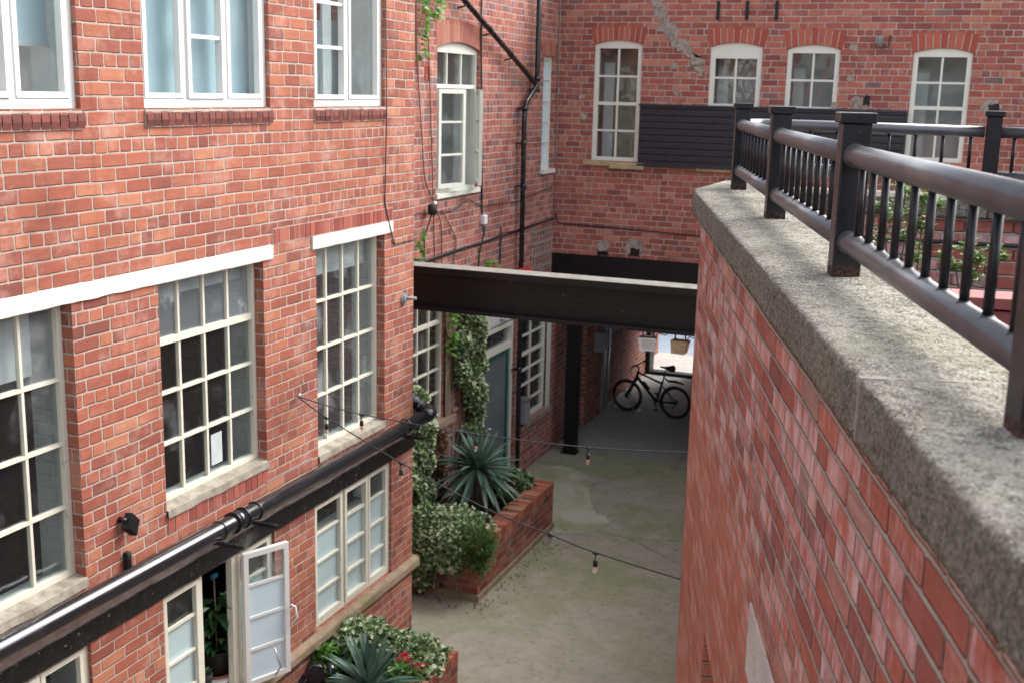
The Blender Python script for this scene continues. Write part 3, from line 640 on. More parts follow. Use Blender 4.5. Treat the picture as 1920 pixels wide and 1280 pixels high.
o = window(bB, B, *BN, -.05, .06, 'creamC', hb=[4.31+.09+i*.29 for i in (1, 2, 3, 4)], bw=.02, fb=.09, panes=[(15.7, 16.08, 4.38, 5.84, 'frost2', 'frosted_pane', 0)], label='tall narrow window beside the drainpipe')
MB().box(B, 15.64, 16.14, 4.26, 4.315, -.05, .05).build('sill', 'creamC', o)
brick_arch(bB, B, 15.60, 16.2, 5.88, 0.001, .17, 9, 'archB', d=.012, name='flat_arch')
o = window(bB, B, *BL, -.05, .05, 'cream', vb=[11.55, 11.86, 12.17], hb=[1.84, 2.13, 2.42, 2.70], wide=[2.70], bw=.022, label='lower window partly behind the ivy')
MB().box(B, BL[1], 12.66, 1.45, 2.86, -.02, .008).build('stone_jamb', 'ledge', bB); MB().box(B, 11.1, 12.7, 1.44, 1.518, -.05, .07).build('sill', 'ledge', o)
o = window(bB, B, BR[0], BR[1], BR[2], BR[3], -.03, .055, 'cream', vb=[15.56], hb=[1.02, 1.28, 1.50, 1.735, 2.0], wide=[1.735], bw=.024, label='lower window between the drainpipe and the black column')
MB().box(B, BR[1], 16.30, .72, 2.3, -.02, .006).build('painted_jamb', 'cream', bB); MB().box(B, 14.98, 16.25, .68, .757, -.04, .07).build('sill', 'ledge', o)
# door
dr = MB(); frame_rect(dr, B, BD[0], BD[1], 0, 2.33, .06, -.09, .006, fb=.01); dr.box(B, 13.59, 14.66, 1.97, 2.05, -.085, -.0); dr.box(B, 13.70, 13.745, .02, 1.97, -.08, .003)
d_ = dr.build('door_frame', 'cream', bB); MB().box(B, 13.585, 14.665, 2.05, 2.27, -.06, -.055).build('fanlight', 'glassd', d_); MB().box(B, 13.59, 13.70, .03, 1.97, -.06, -.055).build('side_pane', 'frost', d_)
dm = MB(); frame_rect(dm, B, 13.75, 14.655, .02, 1.965, .06, -.075, -.02); d2 = dm.build('door', 'green', bB)
MB().box(B, 13.80, 14.60, .07, 1.91, -.055, -.049).build('pane', 'doorglass', d2); MB().tube([B.p(13.83, 1.02, -.02), B.p(13.83, 1.02, .05), B.p(13.95, 1.02, .05)], .012, 8).build('handle', 'silver', d2)
dd = MB()
for i in range(4): dd.lathe(B.p(13.93+i*.1, 1.32, -.048), [(0, .003), (.02, .003), (.02, 0)], 12, 'x')
dd.build('dot', 'grey', d2)
MB().box(B, BD[0]-.03, BD[1]+.03, 2.36, 2.62, -.3, .012).build('lintel', 'bunder', bB)
MB().box(B, 14.2, 14.42, 2.43, 2.50, .012, .10).build('door_light', 'wplast', bB)
ab = MB()
for i in range(7): ab.box(B, 11.87, 12.0, 5.49+i*.022, 5.503+i*.022, -.02, .01)
ab.box(B, 11.86, 12.01, 5.48, 5.65, -.02, .002); ab.build('air_brick', 'arch', bB)

# ---------------------------------------------------------------- back wing (wall C) with the passage
K = Fr(0, 16.25, 1, 0)
bC = thing('brick_building', 'back red brick block over the passage with arched white windows and a jagged plaster scar', 'building')
CW = [(-5.155, -4.466, 4.45, 6.12, 3), (-3.512, -2.806, 5.235, 6.10, 1), (-2.478, -1.797, 5.225, 6.08, 1), (-.885, -.175, 4.62, 6.05, 3)]
wall('wall', bC, K, -5.7, 9, 0, 7.35, .35, [q[:4] for q in CW]+[(-5.699, -3.2, 0, 3.08)], 'Cw')
for k, (a, b, z0, z1, nr) in enumerate(CW):
    room(bC, K, a-.2, b+.2, z0-.2, z1+.2, -.355, .28, ['roomb', 'rooml', 'rooml', 'rooml'][k])  # shallow interiors set close behind the glass to brighten the panes
    uc = (a+b)/2; zi0 = z0+.05; zi1 = z1-.06-.055; zs = [zi0+(zi1-zi0)*i/(nr+1) for i in range(1, nr+1)]
    ex = .10 if k == 1 else 0
    o = window(bC, K, a, b, z0, z1, -.025, .062 if k != 1 else .07, 'creamC', vb=[uc], hb=zs, bw=.026, rise=.06, ft=.05+ex, fb=.055, wide=[zs[1]] if nr == 3 else (),
        label=['tall arched sash window left of the dark panel', 'short arched window just above the dark panel, left one', 'short arched window just above the dark panel, right one', 'tall arched sash window behind the railing'][k])
    brick_arch(bC, K, a-.01, b+.01, z1, .06, .21, 9 if k else 10)
    MB().box(K, a+.05, a+.2, z0, z1-.3, -.36, -.355).build('curtain', 'blindw', o)
    if k == 0: MB().box(K, a+.22, b-.05, z0, z0+.75, -.8, -.75).build('cupboard', 'woodb', o)
sm = MB()
for i, (a, b, z0, z1, d) in enumerate(((-5.27, -4.87, 4.375, 4.446, .035), (-4.865, -4.36, 4.345, 4.436, .075), (-3.62, -2.72, 4.36, 4.426, .05))):
    MB().box(K, a, b, z0, z1, -.05, d).build('stone_sill', 'csill', bC, bevel=.012)
vm = [MB().box(K, x, x+.045, 6.395, 6.64, -.02, .014).build('anchor_plate', 'grey' if 0 else 'blackm', bC) for x in (-3.46, -3.07, -2.68)]  # flat black wall anchor plates
def scar(pts, name, d=.006, mat='patch', jag=.042, sub=5, thick=.02):
    P = []
    for i in range(len(pts)):
        a = Vector(pts[i]); b = Vector(pts[(i+1) % len(pts)])
        for k in range(sub):
            q = a.lerp(b, k/sub); P.append((q.x+random.uniform(-jag, jag), q.y+random.uniform(-jag, jag)*.8))
    mb = MB(); mb.face([K.p(u, z, d) for u, z in P])
    for i in range(len(P)):
        (a, za), (b, zb) = P[i], P[(i+1) % len(P)]; mb.face([K.p(a, za, d-thick), K.p(b, zb, d-thick), K.p(b, zb, d), K.p(a, za, d)])
    return mb.build(name, mat, bC)
scar([(-4.44, 6.75), (-4.26, 6.75), (-4.18, 6.52), (-4.02, 6.34), (-3.98, 6.16), (-3.80, 6.08), (-3.76, 5.95), (-3.62, 5.88), (-3.60, 5.66), (-3.70, 5.72), (-3.84, 5.92), (-4.0, 6.0), (-4.14, 6.16), (-4.26, 6.28), (-4.30, 6.5)][::-1], 'plaster_scar')
random.seed(11)
for (u, z, r) in ((-5.0, 5.37, 0), (-5.32, 5.34, .04), (-5.30, 5.06, .05), (-4.0, 5.78, .045), (-1.63, 6.05, .05), (-1.64, 5.65, .045), (-1.5, 5.33, .10), (-1.82, 5.30, .045), (.10, 5.33, .11), (-3.95, 5.42, .04), (-4.93, 3.22, .09), (-4.47, 3.24, .13)):
    if r: n_ = 6; scar([(u+r*1.2*math.cos(2*PI*i/n_), z+r*math.sin(2*PI*i/n_)) for i in range(n_)], 'mortar_patch', .004, jag=r*.25, sub=3)
for (u, z, a, b) in ((-1.42, 5.38, .035, .06), (.13, 5.30, .06, .07), (-4.44, 3.17, .07, .055), (-4.93, 3.12, .08, .03)): scar([(u-a, z-b), (u+a, z-b), (u+a, z+b), (u-a, z+b)], 'broken_hole', .008, 'blackm', .012, 3)
MB().box(K, -5.7, 9, 7.35, 7.47, -.38, .06).build('wall_top_strip', 'sill', bC); MB().box(B, 9.832, 16.19, 7.35, 7.47, -.38, .06).build('wall_top_strip', 'sill', bB)  # wall tops out of view, set low to let more sky light in
# black beam over the passage, passage lining, gate frame
MB().box(K, -5.698, -3.2, 2.66, 3.079, -.25, .01).build('passage_beam', 'blackm', bC)
PW = Fr(-5.7, 0, 0, 1)
wall('passage_wall', bC, PW, 16.252, 22.05, 0, 2.68, .3, [], 'B')
wall('passage_wall', bC, Fr(-3.2, 0, 0, -1), -22.05, -16.602, 0, 2.68, .3, [], 'Cw')
MB().box(W, -5.7, -3.2, 2.68, 2.9, -22.05, -16.5).build('passage_ceiling', 'sill', bC)
mb = MB(); mb.box(PW, 17.9, 18.75, 0, 2.66, 0, .07); mb.build('pier', 'B', bC)
fm = MB(); fm.box(PW, 18.78, 18.84, 0, 2.3, 0, .12); fm.box(PW, 18.90, 18.96, 0, 2.3, .0, .10); fm.box(PW, 19.03, 19.10, 0, 2.3, 0, .12); fm.box(PW, 18.78, 19.10, 2.3, 2.36, 0, .12); fm.build('metal_door_frame', 'galv', bC)
MB().box(PW, 18.30, 18.62, 1.18, 1.50, .07, .22).build('meter_cupboard', 'grey', bC)
FW = Fr(0, 22.05, 1, 0)
wall('far_wall', bC, FW, -5.7, -3.2, 0, 2.68, .3, [(-5.62, -4.66, .03, 2.3)], 'blackm')
fr_ = MB(); frame_rect(fr_, FW, -5.70, -4.62, .0, 2.34, .08, -.02, .03, fb=.06); fr_.build('gate_frame', 'blackm', bC)
wall('passage_wall', bC, Fr(-5.95, 0, 0, 1), 22.36, 24, 0, 3, .3, [], 'Cw')
# over the street
s_ = thing('street_building', 'pale blue grey building seen through the far end of the passage', 'building')
MB().box(Fr(0, 31, 1, 0), -20, 6, -.1, 7, -4, 0).build('wall', 'shop', s_); MB().box(Fr(0, 31, 1, 0), -20, 6, -.1, .35, 0, .05).build('plinth', 'bunder', s_)
f_ = thing('street_fence', 'light metal railings across the street seen through the passage', 'fence')
fm = MB(); fm.tube([(-14, 29.5, .85), (0, 29.5, .85)], .03, 6); fm.tube([(-14, 29.5, .15), (0, 29.5, .15)], .03, 6)
fm.build('rail', 'galv', f_)
for i in range(30): MB().tube([(-11+i*.25, 29.5, -.1), (-11+i*.25, 29.5, .95)], .015, 5).build('upright', 'galv', f_)

# dark corrugated panel on the back wall
pn = thing('corrugated_panel', 'long dark corrugated metal panel fixed across the back wall between windows', 'panel')
mb = MB(); z = 4.43; prof = []
while z < 5.22: prof += [(z, .040), (z+.050, .040), (z+.062, .072), (z+.080, .072)]; z += .0895
prof = [(a, b) for a, b in prof if a < 5.23]+[(5.235, .045)]
for (za, da), (zb, db) in zip(prof, prof[1:]): mb.quad(K, (-4.445, za, da), (-.90, za, da), (-.90, zb, db), (-4.445, zb, db))
mb.quad(K, (-.90, 4.43, .0), (-.90, 4.43, .05), (-.90, 5.235, .05), (-.90, 5.235, 0)); mb.quad(K, (-4.445, 4.43, .0), (-4.445, 4.43, .05), (-4.445, 5.235, .05), (-4.445, 5.235, 0))
mb.build('sheet', 'panel', pn); MB().box(K, -4.46, -.89, 5.235, 5.26, .0, .085).box(K, -4.46, -.89, 4.405, 4.43, 0, .075).box(K, -.91, -.885, 4.43, 5.235, 0, .08).build('edge_trim', 'panel', pn)
l_ = thing('wall_lamp', 'small grey cylinder lamp on the back wall between the arched windows', 'lamp')
MB().lathe(K.p(-1.31, 6.06, .09), [(0, 0), (.035, 0), (.04, .12), (.038, .125), (0, .125)], 14).build('lamp_body', 'grey', l_); MB().tube([K.p(-1.27, 6.04, .09), K.p(-1.20, 6.06, .05), K.p(-1.19, 6.20, .015)], .01, 6).build('bracket', 'cable', l_)

# ---------------------------------------------------------------- foreground steel
ib = thing('steel_beam', 'big black steel I-beam spanning the yard in front of the back wall, grey top', 'beam')
Ib = Fr(0, 10.52, 1, 0)
mb = MB(); mb.box(Ib, -5.69, -1.0, 3.59, 3.655, -.27, 0).box(Ib, -5.69, -1.0, 3.25, 3.59, -.155, -.12).box(Ib, -5.69, -1.0, 3.215, 3.25, -.27, 0); mb.build('beam_section', 'blackm', ib)
MB().box(Ib, -5.689, -1.001, 3.655, 3.659, -.268, -.002).build('top_flange_sheet', 'beamtop', ib)  # thin pale grey sheet over the black top flange
cl = thing('steel_column', 'square black steel column standing at the left of the passage mouth', 'column')
MB().box(Fr(0, 16.37, 1, 0), -5.47, -5.29, .012, 2.659, -.18, 0).build('shaft', 'blackm', cl, bevel=.004); MB().box(Fr(0, 16.35, 1, 0), -5.50, -5.26, 0, .012, -.22, .02).build('base_plate', 'blackm', cl)
def bulkhead(x, label, roty, s=1, body='galv'):
    t = thing('floodlight', label, 'floodlight', 'floodlights under the steel beam')
    y = 10.66; z = 3.05; mb = MB(); q = [(-.085*s, -.05), (.085*s, -.05), (.062*s, .05), (-.062*s, .05)]
    f = Fr(x, y-.05, 1, roty)
    a = [f.p(-.085*s, 3.14, .0), f.p(.085*s, 3.14, 0), f.p(.066*s, 3.02, .02), f.p(-.066*s, 3.02, .02)]; b = [f.p(-.085*s, 3.14, -.12), f.p(.085*s, 3.14, -.12), f.p(.066*s, 3.02, -.09), f.p(-.066*s, 3.02, -.09)]
    mb.face(a[::-1]); mb.face(b); 
    for i in range(4): j = (i+1) % 4; mb.face([a[i], a[j], b[j], b[i]])
    mb.build('housing', body, t)
    c = [f.p(-.06*s, 3.125, .006), f.p(.06*s, 3.125, .006), f.p(.047*s, 3.045, .019), f.p(-.047*s, 3.045, .019)]; m2 = MB(); m2.face(c[::-1]); m2.build('lens', 'bunder' if s == 1 else 'csill', t)
    MB().tube([f.p(-.05, 3.14, -.05), f.p(-.05, 3.215, -.05)], .008, 6).tube([f.p(.05, 3.14, -.05), f.p(.05, 3.215, -.05)], .008, 6).build('bracket', 'cable', t)
    MB().tube([f.p(.06, 3.14, -.04), f.p(.10, 3.19, -.02), f.p(.16, 3.17, -.03), f.p(.22, 3.205, -.05)], .005, 5).build('wire', 'cable', t)
bulkhead(-2.74, 'grey floodlight hanging under the steel beam, left of the two', .15)
bulkhead(-2.44, 'yellowish square floodlight hanging under the steel beam, right of the two', -.1, .95, 'csill')

# ---------------------------------------------------------------- drainpipes, cables, fittings
def path(pts, r=.02, n=6):   # rounded polyline
    P = [Vector(p) for p in pts]; out = [P[0]]
    for a, b, c in zip(P, P[1:], P[2:]):
        d1 = (a-b); d2 = (c-b); q = min(r, d1.length*.45, d2.length*.45); s = b+d1.normalized()*q; e = b+d2.normalized()*q
        for k in range(n+1): t = k/n; out.append(s*(1-t)**2+b*2*t*(1-t)+e*t*t)
    return out+[P[-1]]
dp = thing('drainpipe', 'black vertical drainpipe with an offset bend on the recessed wing', 'drainpipe')
X = -5.61; vert = [(X, 15.17, 7.4), (X, 15.17, 5.62), (X, 15.17, 5.47), (X, 14.76, 5.24), (X, 14.72, 5.05), (X, 14.78, 0.0)]
MB().tube(path(vert, .06), .034, 14).build('pipe', 'black', dp)
for (y, z) in ((15.17, 5.56), (15.17, 5.42), (14.73, 5.17), (14.725, 4.72), (14.74, 4.15), (14.76, 1.65), (15.17, 7.0)):
    MB().tube([(X, y, z-.03), (X, y, z+.03)], .042, 14).build('collar', 'black', dp); MB().box(Fr(X, y, 0, 1), -.10, .0, z-.008, z+.008, -.08, -.03).build('bracket', 'black', dp)
dg = thing('branch_pipe', 'sloping black waste pipe joining the drainpipe from upper left', 'pipe')
MB().tube(path([(X, 12.2, 6.68), (X, 12.55, 6.45), (X, 13.58, 6.07), (X, 15.10, 5.50)], .08), .033, 12).build('pipe', 'black', dg)
for y, z in ((12.75, 6.38), (13.5, 6.11), (14.2, 5.84)): MB().tube([(X, y-.02, z-.05), (-5.7, y-.02, z-.07)], .01, 6).tube([(X, y-.025, z+.009), (X, y+.025, z-.009)], .038, 12).build('bracket', 'black', dg)
bp = thing('wall_pipe', 'fat glossy black pipe running along the near wing above the black beam', 'pipe')
x = -4.685
MB().tube([(x, -4, 2.40), (x, 3, 2.39), (x, 6.6, 2.345), (x, 9.86, 2.335)], .062, 24).build('pipe', 'pipe', bp)
MB().tube(path([(x, 9.8, 2.335), (x, 9.97, 2.335), (x-.12, 10.0, 2.35), (x-.24, 10.0, 2.43), (x-.30, 10.0, 2.5)], .06), [.066+.004*math.sin(i*2.1) for i in range(len(path([(0, 0, 0), (1, 0, 0), (1, 1, 0), (2, 1, 0), (2, 2, 0)], .06)))], 20).build('elbow', 'pipe', bp)
for y in (6.72,): MB().tube([(x, y-.05, 2.345), (x, y+.05, 2.344)], .072, 24).build('collar', 'pipe', bp); MB().tube([(x, y-.065, 2.345), (x, y-.05, 2.345)], .08, 24).tube([(x, y+.05, 2.344), (x, y+.065, 2.344)], .08, 24).build('flange', 'pipe', bp)
for y in (6.50, 6.94, 9.40):
    b_ = MB(); b_.box(Fr(-4.82, y, 0, 1), -.012, .012, 2.235, 2.262, -.01, .33); b_.build('bracket_arm', 'pipe', bp); MB().torus((x, y, 2.343), (1, 0, 0), (0, 0, 1), .067, .006, 28, 6).build('clip', 'pipe', bp)
va = thing('iron_pipe', 'black cast pipe end poking up beside the near planter', 'pipe')
MB().tube(path([(-4.80, 7.62, .35), (-4.74, 7.70, .62), (-4.62, 7.78, .70)], .05), .055, 16).build('pipe', 'pipe', va); MB().tube([(-4.66, 7.68, .70), (-4.60, 7.62, .72)], .075, 18).tube([(-4.61, 7.63, .717), (-4.59, 7.61, .725)], .045, 14).build('cap', 'pipe', va); MB().tube([(-4.60, 7.80, .66), (-4.55, 7.84, .67)], .066, 16).build('flange', 'pipe', va)

def cable(name, label, pts, r=.006, mat='cable', cat='cable', smooth=.03): return tag(MB().tube(path(pts, smooth), r, 6).build(name, mat), label, cat)
xb = -5.685
cable('cable', 'thin black cable dropping from above past the open window to a white box', [(xb, 13.39, 7.4), (xb, 13.40, 6.0), (xb, 13.52, 3.86)], .011)
cable('cable', 'black cable hanging below the white box to the wall bundle', [(xb, 13.60, 3.75), (xb, 13.60, 3.62), (xb, 13.46, 3.4), (xb, 13.42, 3.0)], .010)
cable('cable', 'short black cable dropping from the wall bundle left of the drainpipe', [(xb, 14.17, 3.66), (xb, 14.17, 3.50), (xb, 14.15, 3.05)], .009)
cb = thing('cable_bundle', 'bundle of black cables sloping across the recessed wing above the steel beam', 'cable')
for k in range(3):
    MB().tube([(xb+.006*k, 11.0+i*.40, 3.46+.0085*i+noise.noise(Vector((i*.7, k*3, 0)))*.03+.012*k) for i in range(14)], .009, 6).build('cable', 'cable', cb)
cable('cable', 'thin black cable looping along the recessed wing under the open window', [(xb, 10.5, 3.98), (xb, 11.7, 4.05), (xb, 12.6, 4.0), (xb, 13.1, 4.10), (xb, 13.5, 3.98), (xb, 14.8, 3.95), (xb, 16.1, 4.05)], .006)
cable('cable', 'black cable running along the back wall under the stone sills', [K.p(-5.66, 3.66, .012), K.p(-5.62, 3.52, .012), K.p(-4.6, 3.50, .012), K.p(-3.4, 3.46, .012), K.p(-2.2, 3.45, .012)], .011)
cable('conduit', 'pale conduit running down the corner beside the back wall', [K.p(-5.68, 7.3, .02), K.p(-5.68, 5.0, .02), K.p(-5.68, 3.5, .02)], .008, 'cablew', 'conduit')
cable('cable', 'thin dark cable down the near wing to the end of the second lintel', [A.p(9.225, 7.6, .004), A.p(9.225, 5.2, .03), A.p(9.24, 4.4, .005), A.p(9.32, 4.17, .02), A.p(9.42, 4.02, .006), A.p(9.82, 4.02, .006)], .0055)
mb = MB(); mb.box(B, 13.50, 13.60, 3.755, 3.87, .0, .06); tag(mb.build('junction_box', 'wplast', bevel=.008), 'small white junction box on the recessed wing', 'junction box')
se = thing('security_light', 'black security light head with a dangling lead left of the white box', 'light')
MB().lathe(B.p(11.93, 4.02, .08), [(0, 0), (.045, 0), (.055, .05), (.05, .11), (0, .12)], 14).build('lamp_head', 'rubber', se); MB().lathe(B.p(11.94, 4.12, .1), [(0, 0), (.04, 0), (.03, .04), (0, .05)], 12).build('sensor', 'silver', se)
MB().tube(path([B.p(11.93, 4.02, .07), B.p(11.90, 3.86, .03), B.p(11.86, 3.78, .015), B.p(11.87, 3.50, .012)], .03), .009, 6).build('lead', 'cable', se)
re = thing('alarm_bell', 'small red alarm sounder at the drainpipe just above the steel beam', 'alarm'); x0 = -5.6
MB().box(B, 14.62, 14.78, 2.93, 3.06, .10, .22).build('box', 'redp', re, bevel=.01); MB().lathe(B.p(14.86, 2.98, .16), [(.05, 0), (.05, .05), (.03, .07), (0, .075)], 14).build('dome', 'redp', re)
mt = thing('post_box', 'grey metal box on the wall beside the lower right window', 'box'); MB().box(B, 14.94, 15.14, .80, 1.14, .005, .13).build('body', 'grey', mt, bevel=.006); MB().box(B, 14.93, 15.15, 1.14, 1.16, .0, .15).build('lid', 'galv', mt)
ls = thing('pipe_stub', 'small dark iron stub sticking out of the near wing beside the I-beam', 'pipe'); q = A.p(9.62, 3.49, 0)
MB().tube([q, q+Vector((.015, 0, 0))], .055, 16).tube([q+Vector((.015, 0, 0)), q+Vector((.03, 0, 0))], .035, 14).build('flange', 'grey', ls); MB().tube([q, q+Vector((.12, .03, .01))], .014, 8).build('spigot', 'grey', ls)
dm_ = thing('wall_fixture', 'black diamond shaped fitting tilted on the near wing between the lower windows', 'fitting'); Dq = A
mb = MB(); c0 = A.p(5.70, 2.655, .05)
for d, nm in ((0, 0),):
    f4 = [A.p(5.70, 2.735, .06), A.p(5.755, 2.67, .07), A.p(5.715, 2.575, .075), A.p(5.655, 2.64, .065)]; b4 = [p-Vector((.045, .02, 0)) for p in f4]
    mb.face(f4[::-1]); mb.face(b4)
    for i in range(4): j = (i+1) % 4; mb.face([f4[i], f4[j], b4[j], b4[i]])
mb.build('housing', 'blackm', dm_, bevel=.004); MB().tube([A.p(5.64, 2.70, 0), A.p(5.65, 2.69, .05)], .02, 8).build('arm', 'blackm', dm_)
tag(MB().box(A, 5.66, 5.70, 2.35, 2.47, 0, .035).build('black_bracket', 'black', bevel=.003), 'small upright black bracket on the near wing just above the fat pipe', 'bracket')
tag(MB().box(A, 7.30, 7.98, 2.425, 2.436, -.002, .006).build('metal_strip', 'cablew'), 'thin rusty metal strip let into the brick pier below the hook', 'strip')

# ---------------------------------------------------------------- trellises and climbers
def trellis(name, label, y0, y1, z0, z1, sp=.115, diag=False, slats=3, d=.02):
    t = thing(name, label, 'trellis')
    n = int((y1-y0)/sp)+1
    for i in range(n): u = y0+(y1-y0)*i/(n-1); MB().box(B, u-.012, u+.012, z0, z1, d-.018, d-.006).build('upright', 'wood', t)
    for i in range(slats): z = z0+.04+(z1-z0-.08)*i/(slats-1); MB().box(B, y0-.03, y1+.03, z-.013, z+.013, d-.005, d+.009).build('slat', 'wood', t)
    return t
trellis('trellis', 'grey weathered trellis high on the wall above the steel beam', 15.34, 16.12, 2.9, 3.5, .12, slats=4)
trellis('trellis', 'grey weathered trellis behind the ivy column beside the door', 12.72, 13.46, .4, 2.7, .25, slats=9)
trellis('trellis', 'low grey trellis behind the spiky plant in the far planter', 11.6, 12.75, .45, 1.3, .13, slats=3)
def climb(mb, n, fn, size, out=Vector((1, 0, 0)), down=.5):
    for _ in range(n):
        p = fn(); d = (out*random.uniform(.2, 1)+Vector((random.uniform(-.8, .8), random.uniform(-.9, .9), -random.uniform(-.35, 1)*down)))
        s = size*random.uniform(.6, 1.25); mb.leaf(p, d, out+Vector((0, random.uniform(-.5, .5), .7)), s, s*.95, random.uniform(.1, .4))
def band(y, hw, th):
    """climber standing off the wall, y centre and half width as functions of z; lumpy thickness"""
    def f():
        while True:
            z = random.uniform(*f.zr); yc = y(z); h = hw(z); yy = yc+random.uniform(-1, 1)*h*1.1
            e = 1-((yy-yc)/(h*1.1))**2; nn = noise.noise(Vector((yy*4, z*4, f.s)))
            if nn < -.28+.3*(1-e): continue
            t = th*(.35+.65*e)*(.7+nn); return Vector((-5.69+random.uniform(.3, 1)*max(t, .02), yy, z))
    f.s = random.random()*9; return f
iv = thing('ivy', 'tall column of variegated ivy climbing the trellis left of the glazed door', 'ivy')
f = band(lambda z: 12.98+.42*(2.7-z)/2.2*.75, lambda z: .34+.05*math.sin(z*4), .22); f.zr = (.55, 2.95)
mb = MB(); climb(mb, 7500, f, .05); mb.build('foliage', 'ivy', iv)
MB().tube([(-5.66, 13.1+.1*math.sin(i*1.3)+.03*i, .4+i*.25) for i in range(9)], .018, 6).tube([(-5.66, 12.75+.08*math.sin(i*1.7+1)+.02*i, .4+i*.25) for i in range(9)], .013, 6).build('stem', 'stem', iv)
iv = thing('ivy', 'variegated ivy tumbling down the wall behind the end of the fat pipe', 'ivy')
f = band(lambda z: 11.42+.05*math.sin(z*5), lambda z: .58 if z < 1.3 else max(.1, .46-max(0, z-1.85)*1.2), .24); f.zr = (.5, 2.15)
mb = MB(); climb(mb, 7500, f, .05); mb.build('foliage', 'ivy', iv)
MB().tube([(-5.66, 11.6+.06*math.sin(i*1.3), .4+i*.25) for i in range(8)], .016, 6).build('stem', 'stem', iv)
dv = thing('dead_creeper', 'dead brown creeper hanging beside the low trellis', 'creeper'); mb = MB()
f = band(lambda z: 12.22, lambda z: .14, .16); f.zr = (.55, 1.45); climb(mb, 500, f, .045); mb.build('dead_leaves', 'dead', dv); MB().tube([(-5.66, 12.2+.03*math.sin(i), .4+i*.2) for i in range(6)], .008, 5).build('stem', 'stem', dv)
def vine(label, runs, leaves, size=.07):
    t = thing('vine', label, 'vine')
    sb = MB()
    for r in runs: sb.tube(path([(-5.68, y, z) for y, z in r], .1), .007, 5)
    sb.build('stem', 'stem', t); mb = MB()
    for (y0, y1, z0, z1, n) in leaves:
        climb(mb, n, lambda: Vector((-5.66+random.uniform(0, .06), random.uniform(y0, y1), random.uniform(z0, z1))), size)
    mb.build('foliage', 'vine', t)
vine('bright green vine with bare stems trailing down at the corner of the near wing', [[(11.55, 7.35), (11.62, 5.8), (11.85, 4.4), (12.3, 3.9), (12.35, 3.0)], [(11.8, 7.35), (11.9, 6.1), (12.05, 4.5), (12.15, 3.2)], [(12.35, 4.0), (12.75, 3.65), (12.6, 3.2)]],
     [(11.6, 12.15, 6.15, 6.75, 90), (11.6, 11.78, 5.7, 6.3, 40), (11.58, 11.7, 3.1, 3.85, 60)])
vine('sprig of vine leaves hanging in front of the stone jamb under the steel beam', [[(12.35, 3.2), (12.45, 2.6), (12.75, 2.2), (12.8, 1.6)]], [(12.4, 12.65, 2.25, 2.95, 70)])
vine('small sprig of green leaves on the wall just above the steel beam', [[(13.3, 3.0), (13.6, 3.2), (14.0, 3.1), (14.1, 2.95)]], [(13.45, 13.75, 3.17, 3.3, 16), (13.85, 14.05, 3.02, 3.2, 16)])

# ---------------------------------------------------------------- planters
def planter(label, x0, x1, y0, y1, h):
    t = thing('brick_planter', label, 'planter')
    wl = MB(); wt = .22; f = W
    wl.box(Fr(x1, 0, 0, 1), y0, y1, .07, h-.10, -wt, 0); wl.box(Fr(0, y0, 1, 0), x0, x1-wt, .07, h-.10, -wt, 0); wl.box(Fr(0, y1-wt, 1, 0), x0, x1-wt, .07, h-.10, -wt, 0)
    wl.build('brick_side', 'Pl', t); MB().box(Fr(x1+.02, 0, 0, 1), y0-.02, y1+.02, 0, .07, -wt-.02, 0).box(Fr(0, y0-.02, 1, 0), x0, x1-wt, 0, .07, -wt, 0).box(Fr(0, y1-wt+.02, 1, 0), x0, x1-wt, 0, .07, -wt, 0).build('plinth', 'ledge', t)
    cp = MB()
    def slab(fr, a, b):
        n = round((b-a)/.0826); s = (b-a)/n
        for i in range(n): j = random.uniform(-.004, .004); cp.box(fr, a+i*s+.004, a+(i+1)*s-.004, h-.099+j, h+j, -wt+random.uniform(-.004, .004), .004+random.uniform(-.003, .003))
    slab(Fr(x1, 0, 0, 1), y0+.0, y1); slab(Fr(0, y0, 1, 0), x0, x1-wt-.004); slab(Fr(0, y1-wt, 1, 0), x0, x1-wt-.004)
    cp.build('coping_brick', 'capb', t)
    mb = MB(); mb.box(Fr(x1-.004, 0, 0, 1), y0+.01, y1-.01, h-.10, h-.012, -wt+.01, 0).box(Fr(0, y0+.004, 1, 0), x0, x1-wt, h-.10, h-.012, -wt+.01, 0).box(Fr(0, y1-wt+.004, 1, 0), x0, x1-wt, h-.10, h-.012, -wt+.01, 0); mb.build('mortar_bed', 'Pl', t)
    N = 10; so = MB(); gx = lambda i: x0+.01+(x1-wt-x0-.01)*i/N; gy = lambda j: y0+wt+(y1-y0-2*wt)*j/N
    zz = lambda i, j: h-.12+noise.noise(Vector((gx(i)*4, gy(j)*4, 0)))*.03
    for i in range(N):
        for j in range(N): so.face([(gx(i), gy(j), zz(i, j)), (gx(i+1), gy(j), zz(i+1, j)), (gx(i+1), gy(j+1), zz(i+1, j+1)), (gx(i), gy(j+1), zz(i, j+1))], smooth=True)
    so.build('soil', 'soil', t); return t
planter('long raised brick planter with a spiky plant, running along the recessed wing', -5.699, -4.56, 10.9, 13.32, .61)
planter('raised brick planter at the bottom edge with a spiky plant and red flowers', -4.819, -3.80, 6.6, 8.67, .61)
